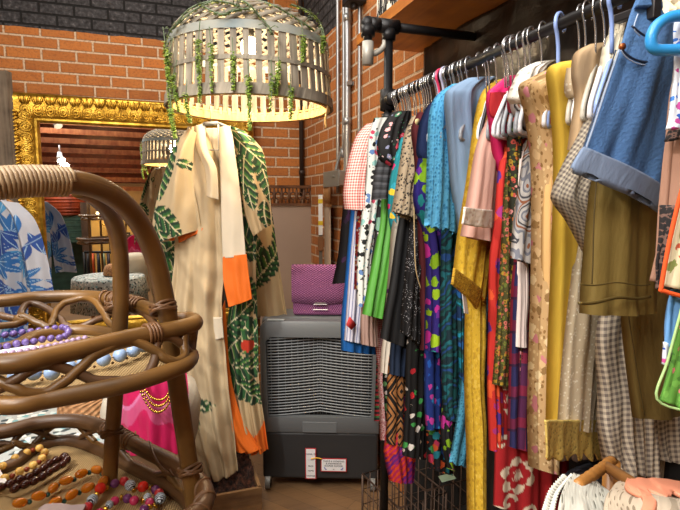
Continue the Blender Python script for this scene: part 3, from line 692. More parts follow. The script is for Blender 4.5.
def net(Lp, Rp, Z, mid=0, nc=3):
    """rows of room points between a left and a right pixel polyline; Z number or per-row list"""
    out = []
    for j, (a, b2) in enumerate(zip(Lp, Rp)):
        z = Z[j] if isinstance(Z, (list, tuple)) else Z
        A_, B_ = at(a[0], a[1], z), at(b2[0], b2[1], z); out.append([A_.lerp(B_, k/(nc-1))-H*mid*math.sin(PI*k/(nc-1)) for k in range(nc)])
    return out
random.seed(21)
def rleaf(n, x0, x1, z0, z1, l=.2, w=.04, a=None): return leafset([(random.uniform(x0, x1), random.uniform(z0, z1), (a if a is not None else random.choice([-1.9, -1.2, -.6, .8, 1.9, 2.5]))+random.uniform(-.4, .4), l*random.uniform(.7, 1.3), w*random.uniform(.8, 1.2), random.uniform(-.3, .3)) for _ in range(n)])
OR = lin('#dd6a17')[:3]; RB = lin('#b3301a')[:3]
# right leaf body
Lp = [(224, 126), (226, 180), (230, 250), (232, 290), (228, 330), (230, 390), (238, 430), (246, 452)]; Rp = [(252, 138), (260, 180), (257, 235), (256, 280), (258, 330), (259, 380), (264, 420), (268, 449)]
f = rleaf(30, -.16, .16, .45, 1.62, .27, .05)
hemz = at(255, 432, 2.09).z
def hemor(u, v, x, z):
    if v > .86 and (v-.86)*3 > .3-u*.3: 
        k = f(x, z); return OR if k in (0, 1) else None
    if ((x-.02)**2+(z-.72)**2) < .0006: return RB
o = cloth('leaf_print_front', net(Lp, Rp, [2.09]*8, .02), pm, kim, 90, 260, .012, 3, .006, .01, paint=leafpaint(creamc, f, hemor), label='cream front panel printed with green leaves')
fb = rleaf(13, -.09, .09, .85, 1.6, .28, .045)
cloth('leaf_print_back', net([(238, 140), (242, 200), (246, 260), (250, 316)], [(258, 150), (270, 200), (277, 250), (287, 316)], 2.33, .02), pm, kim, 60, 140, .012, 2, .006, .01, paint=leafpaint(creamc, fb), label='leaf printed back panel beside the cooler')
f2 = leafset([(-.035, 1.60, -.5, .10, .03, .1), (-.04, 1.60, -1.2, .2, .035, .2), (-.03, 1.59, -.2, .15, .03, -.2), (.0, 1.54, -1.9, .2, .04, .1), (.02, 1.5, -1.3, .2, .03, -.1), (-.02, 1.44, -1.7, .16, .035, .2), (.05, 1.4, -1.0, .1, .03, 0), (.03, 1.32, -1.8, .12, .02, .2)])
Lp = [(228, 126), (236, 150), (242, 185), (246, 215), (254, 236)]; Rp = [(245, 132), (262, 150), (268, 178), (271, 205), (272, 224)]
cloth('leaf_print_sleeve', net(Lp, Rp, [2.06, 2.05, 2.04, 2.04, 2.05], .03), pm, kim, 70, 120, .008, 2, .005, .02, paint=leafpaint(creamc, f2), label='cream right sleeve with dark green palm leaves')
# left plain front
cream = solid('cream_linen', '#b8a585', .9, sc=70); creamw = solid('white_cream_silk', '#c4b69d', .7, sc=30)
Lp = [(188, 127), (178, 160), (177, 210), (174, 270), (173, 330), (180, 400), (206, 478)]; Rp = [(206, 130), (219, 170), (223, 220), (224, 270), (222, 310), (229, 390), (238, 470)]
z3 = at(195, 400, 2.03).z; z4 = at(186, 333, 2.03).z
f3 = leafset([(-.045, z3, .25, .09, .016, -.3), (-.04, z3, -.5, .08, .014, .1), (-.04, z3, -1.5, .11, .012, 0), (-.05, z3+.01, -2.2, .07, .012, 0), (-.09, z4, .1, .06, .008, 0), (-.06, at(190, 160, 2.04).z, .9, .06, .02, 0)])
cloth('plain_front', net(Lp, Rp, [2.06, 2.04, 2.04, 2.03, 2.02, 2.02, 2.03], .03), pm, kim, 70, 220, .012, 3, .020, .015, paint=leafpaint('#b8a585', f3), hem=0, label='plain crumpled cream front panel')
# left sleeve
f4 = leafset([(-.055, at(176, 131, 2.0).z, -1.65, .27, .05, .05), (-.09, at(152, 210, 2.0).z, -.35, .15, .045, -.35), (-.01, at(180, 163, 2.0).z, -.1, .07, .018, -.3), (-.07, at(160, 222, 2.0).z, -1.2, .1, .03, .1)])
Lp = [(190, 128), (176, 145), (165, 175), (156, 210), (151, 245)]; Rp = [(200, 135), (194, 160), (194, 185), (198, 207), (202, 229)]
cloth('leaf_sleeve', net(Lp, Rp, [2.03, 2.0, 1.99, 1.99, 2.0], .03), pm, kim, 80, 120, .008, 2, .006, .02, paint=leafpaint('#bda987', f4), label='cream left sleeve with green leaves')
orange = solid('orange_lining', '#dd6a17', .7, sc=40)
cloth('orange_lining', net([(178, 237), (179, 243)], [(203, 228), (202, 231)], 1.995), orange, kim, 16, 4, .003, 2, .002, 0)
f5 = rleaf(8, -.08, .08, .95, 1.25, .2, .045)
cloth('leaf_lower_side', net([(153, 243), (158, 285), (166, 335)], [(178, 240), (182, 290), (186, 340)], 2.1, .01), pm, kim, 50, 80, .008, 2, .004, .01, paint=leafpaint('#bda987', f5))
# collar bands
cloth('collar_band', net([(193, 128), (198, 150), (206, 172), (207, 196)], [(204, 124), (208, 150), (217, 170), (219, 200)], [2.03, 2.0, 1.985, 1.985], .01), creamw, kim, 14, 50, .004, 1, .004, .008, label='pale folded lapel')
cloth('white_band', net([(219, 128), (221, 190), (223, 258)], [(231, 126), (240, 190), (246, 256)], [2.03, 2.0, 2.0], .008), solid('white_band_silk', '#cdc3b0', .7, sc=30), kim, 20, 80, .003, 1, .003, .006, label='white front band')
cloth('orange_band_end', net([(223, 256), (224, 280), (229, 307)], [(246.5, 254), (249, 275), (252, 299)], [2.0, 2.0, 2.0], .008), orange, kim, 20, 40, .004, 2, .006, .006, label='orange end of the front band')
cloth('white_tie', net([(212, 317), (214, 340)], [(222, 317), (224, 338)], 2.01, .003), solid('white_band_silk', '#cdc3b0'), kim, 8, 10, .002, 1, .002, .003)
cloth('orange_facing', net([(214, 339), (221, 390), (232, 440), (238, 452)], [(225, 300), (230, 370), (243, 420), (262, 449)], 2.055, .01), orange, kim, 20, 60, .006, 2, .005, .01, label='orange inner facing running to the hem')
cloth('inner_lining', net([(206, 128), (206, 152), (212, 180)], [(219, 128), (219, 152), (222, 180)], 2.08, .0), solid('inner_white', '#cfc3b0'), kim, 12, 20, .003, 2, .002, .0)
hk = thing('clothes_hanger', 'flat grey hanger neck showing in the collar of the leaf print robe', 'hanger', at(211, 124, 2.06))
pg2 = hard('grey_hanger_plastic', '#7e848c', .45)
mb = MB(); A_, B_, C_, D_ = [at(*q, 2.025) for q in ((204, 124), (218, 123), (219.5, 150), (206, 150))]
mb.tube([A_, D_, C_, B_], .0045, 8); mb.tube([A_, B_], .008, 8); mb.tube([at(192, 132, 2.06), A_], .006, 8); mb.tube([B_, at(236, 131, 2.06)], .006, 8); mb.build('shoulder_bar', pg2, hk)
mb = MB(); q = at(211, 123, 2.035); mb.tube([q, q+Z3*.05, Vector((q.x, q.y, 3.29))], .0018, 6); mb.build('hanging_wire', galv, hk)
# crate with brown fibre below
cr = thing('wooden_crate', 'low wooden crate with dark brown shaggy contents on the floor under the leaf robe', 'crate', at(231, 505, 1.95))
bk = NT('brown_fibre', .95); v = bk.uv(1, 1, obj=True); bk.col(bk.ramp(bk.noise(v, 70, 5), [(.35, '#170c08'), (.55, '#3f2216'), (.8, '#6b3d28')])); bk.bump(bk.noise(v, 120, 4), 1, .01)
g0 = atz(232, 505, .1); c_ = Vector((g0.x, g0.y+.14, 0))
wc = wood('crate_wood', '#5d4029', '#a07c52', (30, 3), .8, .4)
mb = MB()
for (dx, dy, sx, sy) in ((0, -.14, .24, .014), (0, .14, .24, .014), (-.113, 0, .014, .28), (.113, 0, .014, .28)): mb.box((c_.x+dx, c_.y+dy, .08), sx, sy, .15)
mb.build('crate_sides', wc, cr, smooth=False)
mb = MB(); N = 22
vs = [(c_.x+(i/N-.5)*.21, c_.y+(j/N-.5)*.26, .12+.06*noise.noise(Vector((i*.35, j*.35, 3)))+.10*(j/N)) for j in range(N+1) for i in range(N+1)]
mb.add(vs, [(j*(N+1)+i, j*(N+1)+i+1, (j+1)*(N+1)+i+1, (j+1)*(N+1)+i) for j in range(N) for i in range(N)]); mb.build('fibre_filling', bk.m, cr)
# ------------------------------------------------------------ rattan jewellery stand in front
random.seed(5)
rat = wood('honey_rattan', '#30200f', '#86602f', (25, 5), .38, .3); ratd = wood('dark_rattan', '#281a10', '#6b4a2c', (25, 5), .42, .3); bind = wood('binding_cane', '#3a2516', '#7d5632', (60, 10), .5, .4); bindp = wood('pale_binding_cane', '#7a6248', '#b39a76', (60, 10), .5, .4)
st = thing('rattan_shelf_stand', 'oval tiered rattan stand with arched posts in the foreground, holding necklaces', 'display stand', at(0, 470, .66))
def ringz(Lp, z): return [atz(px, py, z) for px, py in Lp]
def closeoval(front, back, zc, cx, cyy):
    return front+back
T1 = at(190, 326, .66).z; T2 = at(205, 488, .69).z
def tier(z, dz, vis, visl, r, mf, name):
    """upper and lower hoop of a tray through visible pixels, closed out of frame by symmetry"""
    out = []
    for k, (V, zz, rr, mt) in enumerate(((vis, z, r, mf), (visl, z-dz, r*.93, mf))):
        P = ringz(V, zz); first, last = P[0], P[-1]      # both at the left edge of the photo: first = rear, last = front
        mid = (first+last)/2; far = mid-Rv*.30+(-H)*0; 
        ext = [last-Rv*.13+H*.03, far-H*.10, far+H*.10, first-Rv*.13-H*.03]
        pts = P+ext; mb = MB(); mb.tube(pts, rr, 14, closed=True, smooth_pts=10); out.append(catmull([Vector(p) for p in pts], 10, None, True)[0])
        mb.build('hoop', mt, st)
    # woven wavy cane between the hoops
    U_, L_ = out; n = len(U_)
    def pt(t, h):
        i = int(t*n) % n; a = U_[i]; b2 = min(L_, key=lambda q: (q-a).length); return a.lerp(b2, h)
    for ph, rr, mt in ((0, .0058, ratd), (PI, .0058, rat)):
        mb = MB(); K = 150; pts = [pt(k/K, .5-.40*math.sin(2*PI*6.5*k/K+ph))+Vector((0, 0, .003 if ph else -.003)) for k in range(K)]
        mb.tube(pts, rr, 8, closed=True, smooth_pts=2); mb.build('wavy_cane', mt, st)
    # woven floor of the tray
    c = sum(L_, Vector())/len(L_); vs = [c-Z3*.004]; uv = [(0, 0)]; fs = []; K = len(L_); R_ = 5
    for q in range(1, R_+1):
        for p in L_: s_ = c.lerp(p, q/R_*.985); s_.z = z-dz-.004; vs.append(s_); uv.append((s_.dot(Rv), s_.dot(H)))
    uv[0] = (c.dot(Rv), c.dot(H))
    for i in range(K): fs.append((0, 1+i, 1+(i+1) % K))
    for q in range(R_-1):
        for i in range(K): fs.append((1+q*K+i, 1+(q+1)*K+i, 1+(q+1)*K+(i+1) % K, 1+q*K+(i+1) % K))
    mb = MB(); mb.add(vs, fs, uv); o = mb.build('woven_tray_base', weave, st); sd = o.modifiers.new('s', 'SOLIDIFY'); sd.thickness = .003
    return out
m = NT('woven_cane_mat', .8); v = m.uv(1, 1, .5); a_ = m.ma('SINE', m.ma('MULTIPLY', m.sep(v, 0), 1500)); b2 = m.ma('SINE', m.ma('MULTIPLY', m.sep(v, 1), 1000)); w_ = m.ma('MULTIPLY', a_, b2)
m.col(m.mix(m.ma('MULTIPLY_ADD', w_, .5, .5), '#7d5d35', '#d6b67e')); m.bump(w_, .6, .003); weave = m.m
t1 = tier(T1, .042, [(0, 301), (45, 297), (95, 297), (140, 306), (176, 319), (190, 319), (195, 323), (184, 327), (160, 332), (130, 338), (65, 353), (0, 364)],
     [(0, 350), (35, 337), (70, 331), (105, 333), (140, 343), (170, 349), (189, 353), (190, 360), (178, 368), (140, 381), (100, 390), (50, 399), (0, 405)], .0108, rat, 'upper')
t2 = tier(T2, .045, [(0, 432), (40, 423), (75, 421), (105, 428), (140, 447), (178, 466), (200, 483), (205, 500), (190, 518), (120, 545), (0, 560)],
     [(0, 470), (35, 449), (65, 441), (95, 448), (130, 466), (165, 484), (190, 505), (186, 530), (150, 550), (80, 575), (0, 590)], .0130, ratd, 'lower')
def poly(pts): return [at(*p) for p in pts]
outer = poly([(-60, 192, .44), (0, 183, .47), (45, 181, .50), (85, 184, .535), (115, 197, .57), (138, 221, .61), (153, 252, .64), (163, 290, .66), (170, 330, .672), (178, 390, .68), (187, 450, .69), (195, 510, .70), (205, 600, .71)])
mb = MB(); mb.tube(outer, [.0125]*13, 16, smooth_pts=8); mb.build('arched_post', rat, st)
innr = poly([(78, 190, .56), (95, 197, .60), (111, 215, .665), (119, 245, .715), (121, 290, .75), (119, 340, .765), (115, 400, .775), (112, 440, .785), (108, 520, .79)])
mb = MB(); mb.tube(innr, [.009, .0105, .0115]+[.0118]*6, 14, smooth_pts=8); mb.build('arched_post', rat, st)
def wrap(path, t0, t1, n, r, mat, rr=.0022):
    mb = MB(); pts = []; K = n*10
    for k in range(K+1):
        t = t0+(t1-t0)*k/K; p = polyv(path, t); q = polyv(path, min(1, t+.01)); d = (q-p).normalized(); a = d.cross(Z3).normalized(); b2 = d.cross(a); an = 2*PI*k/10; pts.append(p+(a*math.cos(an)+b2*math.sin(an))*(r+rr*.6))
    mb.tube(pts, rr, 6); return mb.build('cane_binding', mat, st)
wrap(outer, .0, .21, 26, .0125, bindp, .0024)
def near(path, px): return min(range(len(path)), key=lambda i: abs((lambda d: 340+FPX*d.dot(Rv)/d.dot(Fv))(path[i]-EYE)-px) if (path[i]-EYE).dot(H) > .5 else 1e9)
for T, spans in ((t1, ((104, 112, 3), (112, 140, 10), (147, 158, 4))), (t2, ((88, 98, 4), (104, 134, 11), (172, 186, 4)))):
    L = T[0]
    for a, b2, n in spans:
        i, j = sorted((near(L, a), near(L, b2))); seg = L[max(i-1, 0):j+2]
        if len(seg) > 3: wrap(seg, .08, .92, n, .0112 if T is t1 else .0118, bind)
for P in (at(163, 308, .66), at(190, 470, .69), at(117, 306, .765), at(112, 432, .785)):
    mb = MB()
    for k in range(4):
        a = Vector((math.cos(k*.5), math.sin(k*.5), .5-k*.3)).normalized(); b2 = a.cross(Vector((.2, .5, .8))).normalized(); mb.tube([P+(a*math.cos(t)+b2*math.sin(t))*.0165 for t in [2*PI*i/14 for i in range(14)]], .0024, 6, closed=True)
    mb.build('joint_lashing', bind, st)
# rear-left and front-left posts, out of frame, carry the stand
for (px, Z) in ((-180, .5), (-150, .74)):
    q = at(px, 320, Z); mb = MB(); mb.tube([q+Vector((0, 0, .2)), q, Vector((q.x, q.y, .0))], .0118, 12); mb.build('arched_post', rat, st)
mb = MB(); mb.tube([outer[0], at(-160, 230, .44), at(-180, 255, .5)], .0125, 12, smooth_pts=5); mb.build('arched_post', rat, st)
for q in (outer[-1], innr[-1]): mb = MB(); mb.tube([q, Vector((q.x, q.y, 0))], .0118, 12); mb.build('post_foot', rat, st)
# ------------------------------------------------------------ bead necklaces
def glossy(name, c, rough=.15, tr=0, sc=80, c2=None):
    m = NT(name, rough); v = m.uv(1, 1, obj=True); n = m.noise(v, sc, 3); cc = C(c); m.col(m.mix(m.lt(n, .5) if c2 else n, c, c2 if c2 else tuple(min(1, x*1.25) for x in cc[:3]))); m.b.inputs['Transmission Weight'].default_value = tr; return m.m
def beadmesh(mat, sc=(1, 1, 1), n=12):
    mb = MB(); mb.ball((0, 0, 0), 1, n, 8, sc); o = mb.build('bead', mat); me = o.data; bpy.data.objects.remove(o); return me
def necklace(name, lab, pix, z, specs, gapf=1.0, group=None, lift=0):
    """beads of the repeating specs [(mesh, radius)] laid along a path of pixels at height z"""
    path, _ = catmull([atz(px, py, z) for px, py in pix], 30); t = thing(name, lab, 'necklace', path[0], group)
    mb = MB(); mb.tube([p+Z3*specs[0][1] for p in path[::6]], .0006, 4); s0 = mb.build('string', hard('bead_string', '#3a3028', .8), t)
    i = 0; k = 0; pos = path[0]; acc = 0; need = 0
    for a, b2 in zip(path, path[1:]):
        seg = (b2-a).length; acc += seg
        if acc >= need and k < 95:
            me, r = specs[k % len(specs)]; o = bpy.data.objects.new('bead', me); COL.objects.link(o); o.parent = t
            o.location = b2+Z3*(r+random.random()*lift)-path[0]; o.scale = (r,)*3; d = (b2-a); o.rotation_euler = (random.random()*.6, random.random()*.6, math.atan2(d.y, d.x))
            r2 = specs[(k+1) % len(specs)][1]; need = (r+r2)*gapf; acc = 0; k += 1
    return t
f1, f2_ = T1-.042+.001, T2-.045+.001
pur = beadmesh(glossy('purple_marbled_bead', '#3d2570', .2, 0, 250, '#8a77b8')); pnk = beadmesh(glossy('mauve_bead', '#9c86a5', .25)); sky = beadmesh(glossy('pale_blue_bead', '#8fa9cf', .25)); clr = beadmesh(glossy('clear_bead', '#cfc4bc', .1, .5)); ltn = beadmesh(glossy('brass_bead', '#6b4a20', .3))
necklace('bead_necklace', 'purple marbled bead necklace doubled on the upper tray', [(-20, 344), (0, 340), (25, 336), (50, 333), (64, 332), (69, 336), (62, 341), (45, 343), (25, 347), (0, 351), (-20, 354)], f1, [(pur, .0052)], 1.0, lift=.002)
necklace('bead_necklace', 'dusty mauve bead necklace beside the purple beads on the upper tray', [(-20, 361), (5, 357), (25, 354), (45, 350), (60, 347), (75, 343), (90, 340)], f1, [(pnk, .0042)], 1.0)
necklace('bead_necklace', 'large pale blue bead necklace at the front of the upper tray', [(16, 384), (28, 380), (45, 381), (62, 378), (78, 371), (94, 368), (110, 365), (126, 360), (140, 354), (150, 347)], f1, [(sky, .0088), (ltn, .0018)], 1.0)
necklace('bead_necklace', 'small clear bead necklace curling right of the purple beads', [(74, 352), (85, 347), (100, 343), (118, 341), (132, 340)], f1, [(clr, .0035)], 1.0)
yel = beadmesh(glossy('butter_bead', '#d8ae5c', .25)); amb = beadmesh(glossy('amber_bead', '#cf7a12', .08, .45), (1.35, .9, .9)); brn = beadmesh(glossy('dark_brown_bead', '#3a1710', .15, .1, 120), (1.1, 1, .9)); red_ = beadmesh(glossy('copper_bead', '#7a3016', .2)); grn = beadmesh(glossy('bottle_green_bead', '#1f4a43', .15)); stp = None
m = NT('zebra_striped_bead', .2); w_ = m.n('ShaderNodeTexWave', {'Vector': m.uv(1, 1, obj=True), 'Scale': 1.4, 'Distortion': 5}); m.col(m.ramp(w_, [(0, '#1b1e2b'), (.5, '#c6d3e2')], 'CONSTANT')); zeb = beadmesh(m.m)
rd = beadmesh(glossy('red_bead', '#a3232a', .2)); rdc = beadmesh(glossy('clear_red_bead', '#d92a1a', .08, .35)); mag = beadmesh(glossy('magenta_bead', '#a82a55', .15)); vio = beadmesh(glossy('plum_bead', '#5a2a58', .15)); gld = beadmesh(NT('gold_bead', .25, 1).col('#c79a3a').m, (.5, 1, 1))
necklace('bead_necklace', 'butter yellow and copper bead necklace looped on the lower tray', [(-10, 478), (8, 467), (24, 458), (38, 452), (45, 456), (40, 465), (28, 472), (10, 480), (-5, 487)], f2_, [(yel, .0068), (red_, .0045)], 1.0, lift=.002)
necklace('bead_necklace', 'dark brown faceted bead necklace lying beside the butter yellow one', [(-10, 496), (12, 488), (30, 481), (44, 473), (54, 466), (64, 462), (66, 467), (52, 476), (36, 486), (15, 494)], f2_, [(brn, .0074)], .9, lift=.003)
necklace('bead_necklace', 'amber and green glass bead necklace across the lower tray', [(20, 508), (36, 502), (50, 496), (58, 488), (70, 484), (82, 478), (95, 474), (108, 480), (98, 490), (82, 494), (66, 503), (50, 510)], f2_, [(amb, .008), (grn, .0036)], 1.05)
necklace('bead_necklace', 'black striped, red and plum bead necklace at the lower tray right', [(88, 512), (97, 500), (105, 492), (117, 489), (126, 488), (136, 494), (148, 492), (158, 497), (160, 506), (150, 512)], f2_, [(rd, .0072), (zeb, .0085), (gld, .005), (rdc, .0085), (gld, .005), (vio, .007)], .95, lift=.004)
necklace('bead_necklace', 'magenta, gold and striped bead necklace nearest the lower tray corner', [(100, 520), (112, 508), (122, 502), (134, 506), (146, 503), (150, 512), (140, 520)], f2_, [(mag, .007), (gld, .005), (zeb, .006), (mag, .0065), (gld, .005), (vio, .007)], .95, lift=.006)
def card(pix, z, mat, lab, name='paper_tag'):
    mb = MB(); mb.prism([atz(px, py, z) for px, py in pix], (0, 0, 1), .0012); tag(mb.build(name, mat, smooth=False), lab, 'tag')
card([(-8, 352), (30, 346), (50, 348), (20, 356), (-8, 360)], f1+.001, white, 'white paper tag among the purple beads on the upper tray')
card([(-12, 470), (0, 470), (8, 483), (-12, 488)], f2_+.009, white, 'white paper tag by the butter yellow beads at the left edge')
mb = MB(); mb.prism([atz(px, py, f2_+.012) for px, py in ((38, 510), (45, 505), (60, 504), (72, 506), (86, 505), (84, 510), (72, 520), (40, 520))], (0, 0, 1), .002)
tag(mb.build('printed_card', solid('printed_card_mauve', '#b7a6aa', .5, bump=False), bev=.0008), 'pale mauve printed card on the front of the lower tray', 'card')
# ------------------------------------------------------------ clothes on the rail
random.seed(11)
def rail_y(px):
    py = 100-.42*(px-389)
    return atX(px, py, RX).y
FO = [.02]; RPM = [(300, 300), (463, 464), (467, 470), (472, 477), (475, 481), (482, 489), (487, 498), (490, 502), (496, 505), (500, 508), (507, 513), (512, 518), (519, 525), (526, 534), (535, 545), (545, 553), (556, 567), (564, 573), (570, 578), (582, 588), (590, 597), (596, 604), (606, 611), (628, 630), (900, 902)]
def pxz(px, py, R0, n): return onp(px, py, R0, n)
def garment(name, lab, cat, rp, psi, L, mat, R=None, th=.007, fold=.004, nf=5, wr=.003, hw_=0, nr=44, hem=0, paint=None, hanger='grey', hcol=None, dip=0, hw2=.21, nc=26):
    """a closed double-walled hanging garment; L, R are outline pixels seen on the garment's own vertical plane"""
    for (a, A_), (b2, B_) in zip(RPM, RPM[1:]):
        if a <= rp < b2: rp = A_+(B_-A_)*(rp-a)/(b2-a); break
    R0 = Vector((RX, rail_y(rp), rz_)); ps = math.radians(psi); d = Vector((-math.cos(ps), -math.sin(ps), 0)); n = Vector((math.sin(ps), -math.cos(ps), 0))
    Lp = [onp(x, y, R0, n) for x, y in L]
    Ls = [((p-R0).dot(d), p.z) for p in Lp]
    if R: Rs = [((p-R0).dot(d), p.z) for p in (onp(x, y, R0, n) for x, y in R)]
    else: Rs = [(-min(max(a*.9, .02), hw2), z+dip) for a, z in Ls]
    ztop_ = rz_-.088; zl = [z for a, z in Ls]
    if zl[0] < ztop_-.025 and hanger:
        a0 = max(.04, Ls[0][0]); Ls = [(.035, ztop_), (min(a0*.8, .16), ztop_-.045)]+Ls; Rs = [(-.035, ztop_), (-.16, ztop_-.045)]+Rs
    vs = []; uvs = []; fs = []; cs = []; seed = random.random()*90; ph = random.random()*6
    la = [Vector((a, z, 0)) for a, z in Ls]; ra = [Vector((a, z, 0)) for a, z in Rs]
    for j in range(nr+1):
        v = j/nr; l = polyv(la, v); r_ = polyv(ra, v); w = abs(l.x-r_.x)
        for i in range(2*nc):
            back = i >= nc; a = (i/(nc-1)) if not back else (2*nc-1-i)/(nc-1)
            s_ = l.x+(r_.x-l.x)*a; z = l.y+(r_.y-l.y)*a
            e = math.sin(PI*min(max(a, 0), 1))**.45
            f = fold*(.25+.75*v)*(math.sin(2*PI*nf*a+ph+1.2*math.sin(2.5*v+ph))+.5*math.sin(2*PI*nf*2.3*a+ph*2))+wr*noise.noise(Vector((s_*30+seed, z*9, seed)))*1.6
            off = e*(th*(.6+.4*v)*(2 if not back else 0)+f+fold*1.4)
            if hem and v > .97: z += hem*math.sin(i*2.2)
            p = R0+d*s_+n*off; p.z = z
            if i: arc += (p-vs[-1]).length
            else: arc = 0
            vs.append(p); uvs.append((arc, z))
            if paint: cs.append(paint(a, v, s_, z))
    K = 2*nc
    for j in range(nr):
        for i in range(K): fs.append((j*K+i, j*K+(i+1) % K, (j+1)*K+(i+1) % K, (j+1)*K+i))
    FO[0] = 2*th+2.3*fold+.002
    me = bpy.data.meshes.new(name); me.from_pydata([tuple(v) for v in vs], [], fs); ul = me.uv_layers.new(name='UVMap')
    for l_ in me.loops: ul.data[l_.index].uv = uvs[l_.vertex_index]
    if paint: vcol(me, cs)
    o = link(name, me, mat); tag(o, lab, cat)
    o['r0'] = 0; del o['r0']
    if hanger:
        zq = rz_-.155; half = .04
        for (a, z), (a2, z2) in zip(Ls, Ls[1:]):
            if z >= zq > z2: half = a+(a2-a)*(z-zq)/(z-z2)-.022
        make_hanger(R0+n*(th+fold*1.2), d, n, max(.035, min(.15, half)), hanger, lab, drop=.15)
    return o, R0, d, n
HC_ = {'grey': hard('hanger_grey', '#8a8f96', .4), 'white': hard('hanger_white', '#d7d7dc', .35), 'black': hard('hanger_black', '#16161a', .4), 'blue': hard('hanger_blue', '#8aa5e0', .35), 'bright': hard('hanger_bright_blue', '#2a8fd6', .35), 'pink': hard('hanger_pink', '#e0416a', .35), 'lilac': hard('hanger_lilac', '#b5b8d2', .35), 'cream': hard('hanger_putty', '#bdb8ab', .4)}
wire = hard('hook_wire', '#b9bbbf', .25, .85)
def make_hanger(R0, d, n, half, colr, lab, z0=-.075, front=.0, drop=.15):
    noun = lab.split(' hanging')[0].split(' on ')[0].split(' with ')[0].split(' behind ')[0]
    words = noun.split()[:9]
    h = thing('clothes_hanger', {'bright': 'bright blue', 'cream': 'putty grey', 'blue': 'periwinkle blue'}.get(colr, colr)+' clothes hanger holding the '+' '.join(words), 'hanger', R0, 'hangers on the pipe rail')
    mb = MB(); r = .019; c = R0+Z3*.001; pts = [c+d*(r*math.cos(t))+Z3*(r*math.sin(t)) for t in [math.radians(q) for q in range(200, -75, -25)]]
    end = R0+Z3*z0; pts += [R0+d*.004-Z3*.035, end]
    mb.tube(pts, .0017 if colr not in ('pink', 'lilac', 'blue', 'bright') else .0035, 6, smooth_pts=2); mb.build('hook', wire if colr not in ('pink', 'lilac', 'blue', 'bright') else HC_[colr], h)
    mb = MB(); D_ = drop+z0; end = end-Z3*.012; e = [end, end+d*half*.5-Z3*D_*.4, end+d*half*.93-Z3*D_*.82, end+d*half-Z3*D_, end+d*half*.9-Z3*(D_+.010), end-Z3*(D_+.012), end-d*half*.9-Z3*(D_+.010), end-d*half-Z3*D_, end-d*half*.93-Z3*D_*.82, end-d*half*.5-Z3*D_*.4]
    mb.tube([p+n*front for p in e], .0042, 8, closed=True, smooth_pts=4); mb.build('shoulder_bar', HC_[colr], h)
    return h
G = garment
